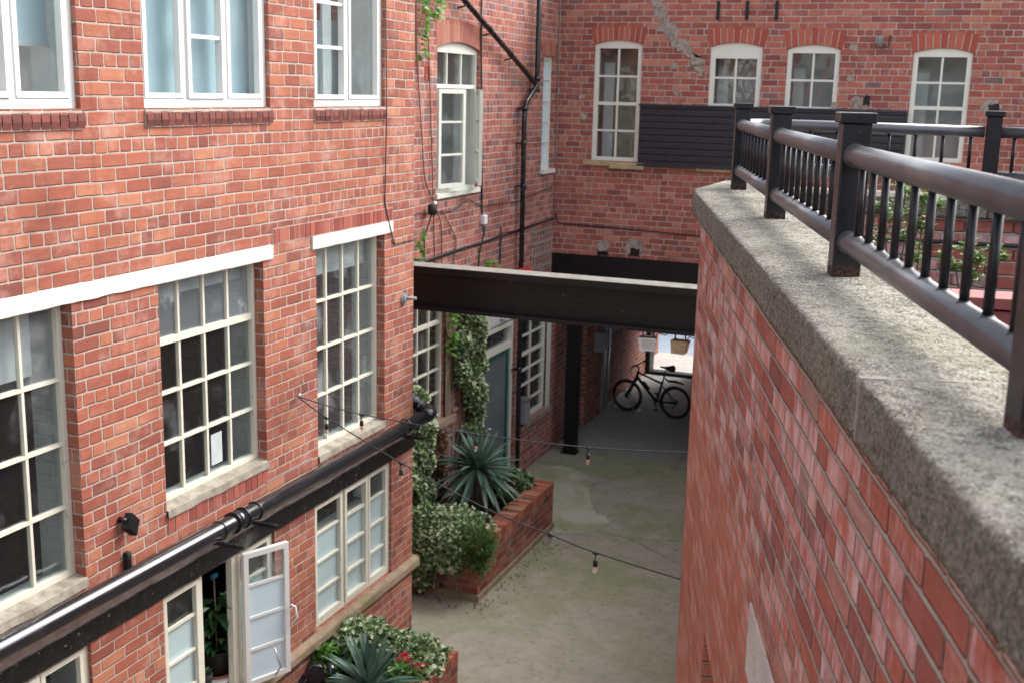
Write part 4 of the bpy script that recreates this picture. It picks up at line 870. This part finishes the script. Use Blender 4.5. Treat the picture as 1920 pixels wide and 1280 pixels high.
def yucca(label, c, n, L, wd, seed, low=0.1, high=1.4):
    random.seed(seed); t = thing('yucca', label, 'spiky plant'); c = Vector(c); mb = MB()
    for i in range(n):
        a = i*2.39996+random.uniform(-.2, .2); el = low+(high-low)*(i/n)**1.1+random.uniform(-.1, .1); l = L*random.uniform(.8, 1.1)*(1-.25*(i/n)); K_ = 7
        d = Vector((math.cos(a)*math.cos(el), math.sin(a)*math.cos(el), math.sin(el))); side = d.cross(Vector((0, 0, 1)))
        side = side.normalized() if side.length > .05 else Vector((1, 0, 0)); up = side.cross(d); sag = random.uniform(.05, .30)*(1.1-el/1.6); row = []
        for k in range(K_+1):
            s = k/K_; ww = wd*(.55+.9*s if s < .4 else 1.0*(1-((s-.4)/.6)**1.6)+.01)*.5; p = c+d*(l*s+.02)-Vector((0, 0, 1))*(sag*l*s*s)
            row.append((p-side*ww+up*ww*.45, p-up*ww*.05, p+side*ww+up*ww*.45))
        i0 = len(mb.v)
        for r in row: mb.v += [tuple(x) for x in r]
        for k in range(K_):
            for q in (0, 1): b = i0+k*3+q; mb.f.append([b, b+1, b+4, b+3]); mb.uv += [(0, 0)]*4; mb.sm.append(True)
    mb.build('sword_leaves', 'yucca', t); MB().tube([(c.x, c.y, .42), (c.x, c.y, c.z+.03)], .05, 10).build('trunk', 'stem', t)
yucca('big blue green spiky yucca in the far planter', (-5.12, 12.2, 1.04), 110, .64, .062, 3, -.65, 1.45)
yucca('blue green spiky yucca in the near planter at the bottom edge', (-4.25, 7.86, .55), 50, .62, .065, 5, .1, 1.5)
random.seed(21)
def mound(name, label, cat, boxes, n, size, mat, zf=None, out=Vector((.5, -.3, .8)), part='foliage'):
    t = thing(name, label, cat); mb = MB()
    tot = sum(b[6] for b in boxes)
    for b in boxes:
        c = Vector(b[:3]); r = Vector(b[3:6])
        for _ in range(int(n*b[6]/tot)):
            while True:
                v = Vector((random.gauss(0, 1), random.gauss(0, 1), random.gauss(0, 1))).normalized(); 
                if v.z > -.6: break
            q = random.uniform(.72, 1.02)+noise.noise(Vector((v.x*2.5+c.x*3, v.y*2.5+c.y*3, v.z*2.5)))*.28; p = c+Vector((v.x*r.x, v.y*r.y, v.z*r.z))*q
            if p.x < zf: continue
            d = v*.8+Vector((random.uniform(-.7, .7), random.uniform(-.7, .7), random.uniform(-.9, .4))); s = size*random.uniform(.6, 1.2); mb.leaf(p, d, v+Vector((0, 0, .5)), s, s*.92, random.uniform(.1, .4))
    mb.build(part, mat, t); return t
mound('ivy', 'thick mound of variegated ivy spilling over the front of the far planter', 'ivy', [(-5.25, 11.05, .58, .42, .36, .30, 3), (-4.92, 11.1, .60, .28, .34, .26, 2), (-5.35, 10.85, .30, .28, .16, .36, 1.6), (-4.95, 10.86, .42, .2, .10, .2, .8), (-5.1, 11.4, .66, .5, .3, .16, 1.4)], 10500, .042, 'ivy', -5.69)
mound('ivy', 'small clump of variegated ivy at the far end of the far planter', 'ivy', [(-4.98, 13.0, .62, .26, .26, .15, 1)], 900, .05, 'ivyd', -5.69)
mound('ivy', 'pale variegated ivy covering the back edge of the near planter', 'ivy', [(-4.55, 8.35, .72, .26, .26, .16, 1.3), (-4.2, 8.45, .64, .36, .22, .12, 1.5), (-4.0, 8.28, .60, .20, .26, .10, 1)], 4600, .046, 'ivy', -4.81)
mound('ivy', 'small sprig of green leaves at the wall side of the near planter', 'ivy', [(-4.72, 8.0, .62, .09, .12, .16, 1)], 240, .05, 'vine', -4.81)
def needles(label, c, r, n):
    t = thing('rosemary_bush', label, 'bush'); mb = MB(); sb = MB(); c = Vector(c)
    for _ in range(n):
        v = Vector((random.gauss(0, 1), random.gauss(0, 1), random.gauss(.1, .9))).normalized(); base = c-Vector((0, 0, r*.6)); tip = c+Vector((v.x*r*.85, v.y*r*.85, v.z*r*1.15))*random.uniform(.6, 1.05)
        sb.tube([base.lerp(tip, .4), tip], .0025, 4, False)
        for k in range(18):
            p = base.lerp(tip, .35+.65*k/18); d = (tip-base).normalized()+Vector((random.uniform(-1, 1), random.uniform(-1, 1), random.uniform(-.6, 1))); mb.leaf(p, d, Vector((0, 0, 1)), .055, .009, .1)
    mb.build('foliage', 'needle', t); sb.build('twig', 'stem', t)
needles('feathery dark green rosemary bush at the corner of the far planter', (-4.60, 10.98, .60), .30, 300)
def geranium(label, c, nh, r, hs):
    t = thing('geranium', label, 'flowers'); mb = MB(); c = Vector(c)
    for _ in range(130):
        v = Vector((random.gauss(0, 1), random.gauss(0, 1), abs(random.gauss(0, .6)))).normalized(); p = c+v*r*random.uniform(.4, 1); d = v+Vector((random.uniform(-.6, .6), random.uniform(-.6, .6), .1)); mb.leaf(p, d, Vector((0, 0, 1)), .06, .065, .15)
    mb.build('foliage', 'vine' if nh > 2 else 'ivyd', t)
    for (dx, dy, dz, rr) in hs:
        fb = MB(); q = c+Vector((dx, dy, dz))
        for _ in range(60):
            v = Vector((random.gauss(0, 1), random.gauss(0, 1), random.gauss(.2, 1))).normalized(); fb.leaf(q+v*rr*random.uniform(.5, 1), v+Vector((random.uniform(-.5, .5), random.uniform(-.5, .5), 0)), Vector((0, 0, 1)), .026, .026, .1)
        fb.build('flower_head', 'flower', t)
geranium('crimson geranium among pale ivy in the near planter', (-4.02, 8.06, .58), 3, .15, [(-.06, .12, .13, .045), (-.01, .08, .11, .035), (.08, .10, .08, .032), (.12, .14, .07, .03)])
geranium('small geranium with one red bloom at the far end of the far planter', (-4.93, 12.62, .52), 1, .13, [(.05, .05, .13, .03)])
geranium('geranium with a red bloom beside the rosemary in the far planter', (-5.0, 11.62, .56), 1, .11, [(.05, -.02, .12, .035)])

random.seed(77); mb = MB()
for _ in range(170):
    q = random.random()
    if q < .5: p = Vector((-4.50+abs(random.gauss(0, .12)), random.uniform(10.9, 13.3), .008))
    elif q < .8: p = Vector((random.uniform(-5.4, -4.4), 10.86-abs(random.gauss(0, .12)), .008))
    else: p = Vector((random.uniform(-4.7, -2.2), random.uniform(9, 16), .008))
    a = random.uniform(0, 6.3); mb.leaf(p, Vector((math.cos(a), math.sin(a), .1)), Vector((0, 0, 1)), random.uniform(.02, .045), .02, .2)
tag(mb.build('fallen_leaves', 'dead'), 'scatter of small brown fallen leaves on the yard concrete around the far planter', 'leaves', kind='stuff')
# house plant on the open window's sill
pt = thing('potted_plant', 'dark leafy plant in a black pot on the sill of the open ground floor window', 'pot plant'); pc = Vector((-5.03, 6.90, .992))
MB().lathe(pc, [(0, .012), (.085, .012), (.108, .19), (.112, .19), (.112, .205), (.10, .205), (.098, .18), (0, .178)], 22).build('pot', 'rubber', pt); MB().lathe(pc, [(0, 0), (.10, 0), (.112, .022), (.105, .022), (.095, .008)], 22).build('saucer', 'terra', pt)
mb = MB()
for i in range(80):
    a = random.uniform(0, 2*PI); h = random.uniform(.18, .62); rr = random.uniform(.02, .09); d = Vector((math.cos(a), math.sin(a), random.uniform(-.5, .4))); mb.leaf(pc+Vector((math.cos(a)*rr, math.sin(a)*rr, h)), d, Vector((0, 0, 1)), random.uniform(.09, .13), .065, .2, .25)
mb.build('foliage', 'houseplant', pt); MB().tube([pc+Vector((0, 0, .17)), pc+Vector((.0, -.01, .80))], .006, 6).build('stake', 'woodb', pt); MB().box(Fr(pc.x, pc.y, 0, 1), -.04, .03, pc.z+.78, pc.z+.81, -.01, .01).build('plant_tag', paint('blue tag', (.05, .3, .5), .5, 0), pt)
pt = thing('potted_plant', 'tiny black pot at the left of the leafy plant on the open window sill', 'pot plant'); pc = Vector((-4.99, 6.70, .992))
MB().lathe(pc, [(0, 0), (.04, 0), (.052, .10), (.045, .10), (0, .09)], 16).build('pot', 'rubber', pt); mb = MB()
for i in range(14): a = random.uniform(0, 6.3); mb.leaf(pc+Vector((0, 0, .1)), Vector((math.cos(a), math.sin(a), .7)), Vector((0, 0, 1)), .06, .03)
mb.build('foliage', 'houseplant', pt)

# ---------------------------------------------------------------- string lights
def strings(label, pts, hooks, ends):
    t = thing('string_light', label, 'string lights', 'festoon lights across the yard'); P = [Vector(p) for p in pts]
    def cat(i, s):
        a, b = P[max(i-1, 0)], P[i]; c, d = P[i+1], P[min(i+2, len(P)-1)]
        return .5*((2*b)+(c-a)*s+(2*a-5*b+4*c-d)*s*s+(3*b-a-3*c+d)*s**3)
    q = [cat(i, k/10) for i in range(len(P)-1) for k in range(10)]+[P[-1]]
    MB().tube(q, .0052, 6).build('cable', 'cable', t)
    for h in hooks:
        h = Vector(h); MB().tube([h-Vector((.022, 0, 0)), h+Vector((.022, 0, 0))], [.007, .007], 6).tube([h, h-Vector((0, 0, .012))], .011, 8).tube([h, h-Vector((.003, 0, .045))], .003, 5).build('cable_clip', 'rubber', t)
        s = MB(); s.lathe(h, [(0, -.042), (.009, -.044), (.0155, -.055), (.016, -.075), (.0145, -.077), (.0165, -.08), (.0165, -.088), (.0, -.088)], 12); so = s.build('socket', 'rubber', t)
        MB().lathe(h, [(.010, -.086), (.013, -.096), (.0175, -.112), (.016, -.126), (.008, -.134), (0, -.136)], 12).build('bulb', 'bulb', so); MB().tube([h-Vector((.004, 0, .09)), h-Vector((.004, 0, .122))], .0045, 5).tube([h-Vector((-.004, 0, .09)), h-Vector((-.004, 0, .122))], .0045, 5).build('filament', 'amber', so)
    for e in ends: MB().lathe(Vector(e), [(.02, -.012), (.02, .012), (0, .014)], 10).build('connector', 'rubber', t)
strings('upper festoon light cable with three bulbs crossing in front of the spiky plant', [(-4.80, 7.73, 3.01), (-4.309, 7.877, 2.888), (-3.434, 8.129, 2.773), (-2.591, 8.372, 2.71), (-1.799, 8.6, 2.71), (-1.30, 8.744, 2.73)], [(-4.309, 7.877, 2.883), (-3.434, 8.129, 2.768), (-2.591, 8.372, 2.705)], [])
strings('lower festoon light cable with four bulbs sloping to the parapet wall end', [(-4.80, 7.73, 3.01), (-4.474, 7.618, 2.907), (-3.706, 7.369, 2.722), (-2.905, 7.11, 2.574), (-2.388, 6.943, 2.535), (-2.037, 6.829, 2.511), (-1.36, 6.61, 2.513)], [(-4.474, 7.618, 2.902), (-3.706, 7.369, 2.717), (-2.905, 7.11, 2.569), (-2.037, 6.829, 2.506)], [(-2.388, 6.943, 2.535)])
tag(MB().tube(path([A.p(7.73, 3.01, -.01), A.p(7.73, 3.01, .03), A.p(7.75, 3.03, .035)], .01), .005, 6).build('wall_hook', 'silver'), 'small metal eye hook in the near wing holding both festoon cables', 'hook')

# ---------------------------------------------------------------- bicycle and rack
bk = thing('bicycle', 'black mountain bike parked in the shade of the passage', 'bicycle')
o0 = Vector((-4.37, 19.02, 0)); bd = Vector((-.988, .15, 0)).normalized(); bn = Vector((0, 0, 1)).cross(bd); tilt = Vector((0, 0, 1))+bn*.02
def bpnt(s, h, w_=0): return o0+bd*s+tilt*h+bn*w_
Rw = .285; wb = .90
for s, nm in ((0, 'rear'), (wb, 'front')):
    c = bpnt(s, Rw); wh = MB().torus(c, bd, (0, 0, 1), Rw-.022, .024, 44, 8).build('wheel', 'rubber', bk)
    MB().torus(c, bd, (0, 0, 1), Rw-.05, .009, 40, 6).build('rim', 'rubber', wh); sp = MB()
    for k in range(24): a = 2*PI*k/24; sp.tube([c+bn*(.02 if k % 2 else -.02), c+(bd*math.cos(a)+Vector((0, 0, 1))*math.sin(a))*(Rw-.05)], .0012, 3, False)
    sp.build('spoke', 'silver', wh); MB().tube([c-bn*.05, c+bn*.05], .02, 10).tube([c-bn*.03, c-bn*.027], .06 if s else .045, 16).build('hub', 'rubber', wh)
bb = bpnt(.345, .25); st = bpnt(.255, .60); ht = bpnt(.70, .74); hb_ = bpnt(.735, .62)
fm = MB(); fm.tube([bb, bpnt(.245, .64)], .018, 10).tube([bpnt(.265, .585), bpnt(.69, .715)], .018, 10).tube([bb, bpnt(.725, .64)], .026, 10).tube([ht, hb_], .023, 10)
for w_ in (-.055, .055): fm.tube([bb, bpnt(.0, Rw, w_)], .010, 8).tube([bpnt(.262, .56), bpnt(0, Rw, w_)], .009, 8)
fm.tube([bpnt(.50, .44, 0), bpnt(.62, .56, 0)], .04, 10); fm.build('frame', 'blackm', bk)
fk = MB(); fk.tube([hb_, bpnt(.752, .57)], .03, 8)
for w_ in (-.06, .06): fk.tube([bpnt(.752, .585, w_), bpnt(wb, Rw, w_)], .016, 8)
fk.tube([bpnt(.752, .58, -.06), bpnt(.752, .58, .06)], .016, 8); fk.build('fork', 'blackm', bk)
MB().tube([bpnt(.245, .62), bpnt(.20, .83)], .013, 8).build('seat_post', 'blackm', bk)
sd = MB(); sd.tube([bpnt(.30, .875), bpnt(.22, .868), bpnt(.14, .865), bpnt(.06, .872), bpnt(.04, .875)], [.014, .02, .045, .062, .04], 12); sd.build('saddle', 'rubber', bk)
hd = MB(); hd.tube([ht, bpnt(.695, .80), bpnt(.74, .835)], .015, 8); hd.tube([bpnt(.70, .87, -.27), bpnt(.735, .845, -.12), bpnt(.745, .84, 0), bpnt(.735, .845, .12), bpnt(.70, .87, .27)], .012, 8); hd.build('handlebar', 'blackm', bk)
for w_ in (-1, 1): MB().tube([bpnt(.70, .87, .27*w_), bpnt(.68, .875, .18*w_+.0)], .018, 8).build('grip', 'rubber', bk); MB().tube([bpnt(.74, .84, .15*w_), bpnt(.79, .80, .22*w_)], .006, 5).build('brake_lever', 'rubber', bk)
MB().torus(bb, bd, (0, 0, 1), .06, .006, 24, 5).tube([bb-bn*.05, bb+bn*.05], .018, 8).build('chainring', 'rubber', bk)
for sgn, q in ((1, -1), (-1, 1)):
    e = bb+Vector((0, 0, 1))*(.13*q)+bd*(.03*q)+bn*.06*sgn; MB().tube([bb+bn*.05*sgn, e], .009, 6).build('crank', 'blackm', bk); MB().box(Fr(e.x, e.y, bd.x, bd.y), -.035, .035, e.z-.01, e.z+.01, -.03, .03).build('pedal', 'rubber', bk)
MB().tube([bpnt(.235, .70), bpnt(.14, .645), bpnt(.02, .655), bpnt(-.14, .625)], [.008, .02, .024, .012], 8).build('mudguard', 'rubber', bk)
MB().tube([bpnt(.0, Rw, -.06), bpnt(.05, Rw-.09, -.06), bpnt(.06, Rw-.13, -.06)], .01, 6).tube([bpnt(0, Rw+.045, -.03), bpnt(.345, .31, -.04)], .003, 4).tube([bpnt(0.03, Rw-.1, -.03), bpnt(.345, .19, -.04)], .003, 4).build('derailleur', 'rubber', bk)
MB().tube(path([bpnt(.74, .83, .1), bpnt(.82, .78, .08), bpnt(.80, .66, .05), bpnt(.75, .6, .03)], .05), .004, 5).tube(path([bpnt(.74, .83, -.1), bpnt(.80, .75, -.06), bpnt(.72, .68, 0)], .05), .004, 5).build('brake_cable', 'rubber', bk)
rk = thing('bike_rack', 'silver floor stand holding the front wheel of the bicycle', 'bike rack'); rc = bpnt(wb+.05, 0)
def rp(a, z, w_): return rc+bd*a+bn*w_+Vector((0, 0, z))
for w_ in (-.045, .045): MB().tube(path([rp(-.22, .02, w_), rp(-.10, .34, w_), rp(.12, .36, w_), rp(.24, .02, w_)], .08), .010, 8).build('hoop', 'silver', rk)
MB().tube([rp(-.24, .012, -.16), rp(-.24, .012, .16)], .012, 8).tube([rp(.24, .012, -.16), rp(.24, .012, .16)], .012, 8).tube([rp(-.24, .012, 0), rp(.24, .012, 0)], .012, 8).build('base_bar', 'silver', rk)
ll = random.Random(4)

# ---------------------------------------------------------------- parapet wall on the right
R_ = Fr(-1.416, 6.314, .2907, -.9568)     # u runs from the far end towards the viewer, d outward over the yard
ov = .05
pw = thing('parapet_wall', 'foreground red brick parapet wall with thick weathered concrete coping', 'wall')
# lintel and opening positions along the face
wall('wall', pw, Fr(*(R_.p(0, 0, -ov).xy), .2907, -.9568), .05, 11, 0, 4.78, .30, [(1.46, 2.06, 2.2, 3.02), (2.93, 4.1, 2.0, 3.55)], 'R')
RF = Fr(*(R_.p(0, 0, -ov).xy), .2907, -.9568)
MB().box(RF, 2.84, 4.35, 3.552, 3.79, -.12, .006).build('concrete_lintel', 'bunder', pw)
room(pw, RF, 1.3, 2.3, 2.0, 3.2, -.301, .35, 'roomd'); room(pw, RF, 2.8, 4.3, 1.9, 3.7, -.301, .35, 'roomd')  # near-black boxes added behind the openings to keep them dark
RE = Fr(-1.365, 0, 0, -1)
wall('end_wall', pw, RE, -7.10, -6.32, 0, 4.78, .30, [], 'R')
RB = Fr(0, 6.80, 1, 0)
wall('rear_wall', pw, RB, -1.064, 9, 0, 4.80, .28, [], 'R')
def coping(fr, u0, u1, w_, z0, z1, joint=True, skew=0, step=.010, seed=0):
    """one coping stone with rough, rounded faces; d runs from 0 (yard edge) to -w_"""
    mb = MB(); nu = max(4, int((u1-u0)/step)); prof = []; r = .018
    def arc(cd, cz, a0, a1, n=4): return [(cd+r*math.cos(math.radians(a0+(a1-a0)*i/n)), cz+r*math.sin(math.radians(a0+(a1-a0)*i/n))) for i in range(n+1)]
    nz = 8
    prof += [(-.08, z0), (-.04, z0)]+[(0, z0+(z1-r-z0)*i/nz) for i in range(nz)]+arc(-r, z1-r, 0, 90)
    nw = max(6, int(w_/step)); prof += [(-r-(w_-2*r)*i/nw, z1) for i in range(1, nw)]+arc(-w_+r, z1-r, 90, 180)+[(-w_, z0+(z1-r-z0)*(1-i/3)) for i in range(1, 4)]+[(-w_+.08, z0)]
    i0 = len(mb.v); m_ = len(prof)
    for i in range(nu+1):
        u = u0+(u1-u0)*i/nu; e = min(i, nu-i)*step; ed = max(0, 1-e/.012)
        for (d, z) in prof:
            p = fr.p(u, z, d); s1 = noise.noise(p*14+Vector((seed, 0, 0))); s2 = noise.noise(p*45); s3 = noise.noise(p*110); s4 = noise.noise(p*3.1)
            cd = -w_/2; out = Vector((0, 0, 1)) if z > z1-.006 else (fr.N if d > cd else -fr.N)
            edge = max(0, 1-math.hypot(min(abs(d), abs(d+w_)), z1-z)/.05)
            amp = .002*s1+.0028*s2+.0022*s3+.004*s4-edge*(.010*max(0, s1+.15)+.008*max(0, s2))-ed*.006
            mb.v.append(tuple(p+out*amp+(-out*.0 if z > z1-.006 else Vector((0, 0, -edge*.004*max(0, s1))))))
    for i in range(nu):
        for k in range(m_-1):
            a = i0+i*m_+k; mb.f.append([a, a+m_, a+m_+1, a+1]); mb.uv += [(0, 0)]*4; mb.sm.append(True)
    mb.f.append([i0+k for k in range(m_)]); mb.f.append([i0+nu*m_+k for k in reversed(range(m_))]); mb.uv += [(0, 0)]*(2*m_); mb.sm += [False]*2
    return mb
js = [.0, 1.02, 2.10, 3.205, 4.30, 5.40, 6.50, 7.60, 8.7]
for i, (a, b) in enumerate(zip(js, js[1:])):
    st_ = .0085 if b < 6 else .03
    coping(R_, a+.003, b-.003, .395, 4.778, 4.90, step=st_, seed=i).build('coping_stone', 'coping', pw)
jm = MB()
for j in js[1:-1]: jm.box(R_, j-.008, j+.008, 4.78, 4.8985, -.390, -.003)
jm.build('joint_mortar', 'jointm', pw)
# corner stone and rear run
ck = MB(); zc = 4.80
C4 = [(-1.416, 6.322), (-1.038, 6.437), (-1.02, 6.75), (-1.02, 7.15), (-1.40, 7.15)]
nn_ = 26; cen = Vector((-1.2, 6.78, 0))
ck.face([(x, y, 4.898) for x, y in C4])
for i in range(5):
    a, b = C4[i], C4[(i+1) % 5]
    ck.face([(a[0], a[1], 4.778), (b[0], b[1], 4.778), (b[0], b[1], 4.898), (a[0], a[1], 4.898)])
ck.build('corner_stone', 'coping', pw)
RR = Fr(-1.02, 6.75, 1, 0)
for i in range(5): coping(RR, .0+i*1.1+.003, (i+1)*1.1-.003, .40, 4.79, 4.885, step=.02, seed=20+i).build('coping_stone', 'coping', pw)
tag(cable('cable', 'black cable clipped along the brick face under the rear coping behind the shrubs', [RB.p(-1, 4.64, .012), RB.p(0, 4.65, .014), RB.p(1.5, 4.66, .012), RB.p(4, 4.62, .012)], .011))
# terrace and upper yard
tb = MB(); a = R_.p(-.0, 0, -.36); b = R_.p(11, 0, -.36)
tb.face([(a.x, a.y, 4.25), (b.x, b.y, 4.25), (9, b.y, 4.25), (9, 6.79, 4.25), (-1.02, 6.79, 4.25)]); tag(tb.build('terrace_ground', 'soil'), kind='structure')
tb = MB(); tb.box(Fr(0, 7.11, 1, 0), -1.06, 9, 3.0, 3.2, -9.14, 0); tag(tb.build('upper_yard_ground', 'yard'), kind='structure')
ew = thing('retaining_wall', 'red brick retaining wall closing the yard behind the parapet', 'wall'); wall('wall', ew, Fr(-1.365, 0, 0, -1), -16.24, -7.105, 0, 3.21, .30, [], 'Cw')

# railing: posts, rails and balusters along the coping, then round the corner
RL = Fr(-1.216, 6.525, .2801, -.9600)
rg = thing('railing', 'black tubular steel railing with square capped posts along the concrete coping', 'railing')
def post(fr, u, z0, z1, d=0):
    mb = MB().box(fr, u-.040, u+.040, z0, z1-.03, d-.040, d+.040); p = mb.build('post', 'rail', rg, bevel=.004)
    MB().box(fr, u-.050, u+.050, z1-.03, z1, d-.050, d+.050).build('post_cap', 'rail', p, bevel=.004); return p
pu = [.04, 1.60, 3.17, 4.795, 6.37, 7.94]; zt_, zb_ = 5.243, 5.000
for u in pu: post(RL, u, 4.897, 5.362)
def bal(fr, u, za, zb, r=.0098):
    p = fr.p(u, 0); MB().tube([(p.x, p.y, za+.026), (p.x, p.y, za+.032)], [.017, .0115], 10, False).tube([(p.x, p.y, za), (p.x, p.y, zb)], r, 12).build('baluster', 'rail', rg)
for a, b in zip(pu, pu[1:]):
    for z, r in ((zt_, .031), (zb_, .030)):
        MB().tube([RL.p(a+.041, z), RL.p(b-.041, z)], r, 28).tube([RL.p(a+.040, z), RL.p(a+.046, z)], r+.003, 28).build('rail', 'tube', rg)
    n = 10
    for i in range(n): bal(RL, a+.04+(b-a-.08)*(i+.75)/(n+.5), zb_, zt_)
c0 = RL.p(.0, 0); Rn = Fr(c0.x+.005, 6.95, 1, 0)
for z, r in ((zt_, .031), (zb_, .030)): MB().tube(path([(c0.x, c0.y+.045, z), (c0.x+.004, 6.94, z), (c0.x+.3, 6.95, z), (c0.x+1.24, 6.95, z-.004)], .09, 8), r, 20).build('rail', 'tube', rg)
pr = [1.28, 2.86, 4.44]
for u in pr: post(Rn, u, 4.882, 5.352)
for a, b in zip(pr, pr[1:]):
    for z, r in ((zt_-.004, .031), (zb_, .030)): MB().tube([Rn.p(a+.041, z), Rn.p(b-.041, z)], r, 20).build('rail', 'tube', rg)
for a, b in ((.10, 1.24), (1.32, 2.82), (2.9, 4.4)):
    n = 8 if a < 1 else 11
    for i in range(n): bal(Rn, a+(b-a)*(i+.5)/n, zb_, zt_-.004)
for i in range(3): bal(Fr(c0.x+.002, c0.y, 0, 1), .09+i*.13, zb_, zt_)

# maroon timber planter and shrubs behind the parapet
tp = thing('timber_planter', 'faded maroon timber box behind the parapet under the shrubs', 'planter')
TP = Fr(.02, 4.35, .985, .17)
MB().box(TP, -.12, 2.4, 4.695, 4.735, -.16, .02).build('top_rail', 'maroon', tp, bevel=.004)
mb = MB()
for i in range(4): mb.box(TP, -.10, 2.4, 4.26+i*.108, 4.26+i*.108+.102, -.04, 0)
mb.build('front_board', 'maroon', tp)
TS = Fr(*(R_.p(0, 0, -.44).xy), .2907, -.9568); mb = MB()
TS2 = Fr(TS.o.x, TS.o.y, .2907, -.9568)
for i in range(5): mb.box(TS2, 2.1, 7, 4.26+i*.108, 4.26+i*.108+.102, -.05, 0)
mb.build('side_board', 'maroon', tp)
def shrub(label, c, boxes, n, seed):
    random.seed(seed); t = thing('shrub', label, 'shrub'); mb = MB(); sb = MB(); c = Vector(c)
    for (x, y, z, r) in boxes:
        tip = Vector((x, y, z)); mid = c.lerp(tip, .55)+Vector((random.uniform(-.04, .04), random.uniform(-.03, .03), 0)); sb.tube([c, mid, tip], [.008, .005, .003], 5)
        for _ in range(n):
            v = Vector((random.gauss(0, 1), random.gauss(0, 1), random.gauss(0, 1))).normalized(); p = tip+v*r*random.uniform(.1, 1)
            for k in range(5): a = k*1.26+random.random(); mb.leaf(p, Vector((math.cos(a), math.sin(a), .5)), Vector((0, 0, 1)), random.uniform(.022, .034), .013, .15)
    mb.build('foliage', 'shrub', t); sb.build('stem', 'stem', t)
shrub('taller light green shrub seen through the balusters left of the other one', (-.26, 5.5, 4.25), [(-.28, 5.5, 5.0, .07), (-.25, 5.48, 4.9, .08), (-.20, 5.5, 4.97, .06), (-.32, 5.5, 4.88, .07), (-.26, 5.5, 4.8, .08), (-.38, 5.52, 4.92, .04), (-.20, 5.5, 4.84, .06), (-.14, 5.45, 4.95, .035), (-.22, 5.5, 4.72, .06), (-.37, 5.5, 4.8, .05)], 34, 31)
shrub('lower light green shrub over the maroon timber box', (.02, 5.3, 4.3), [(.0, 5.2, 4.79, .06), (.05, 5.2, 4.76, .05), (-.08, 5.2, 4.76, .045), (.03, 5.2, 4.70, .06), (.10, 5.2, 4.80, .04), (.13, 5.2, 4.77, .03), (-.04, 5.2, 4.72, .05)], 26, 37)
# label sticker left on the coping
tag(MB().box(R_, 4.35, 4.375, 4.905, 4.907, -.32, -.295).build('sticker', 'paper'), 'small white sticker lying on the foreground coping stone', 'sticker')
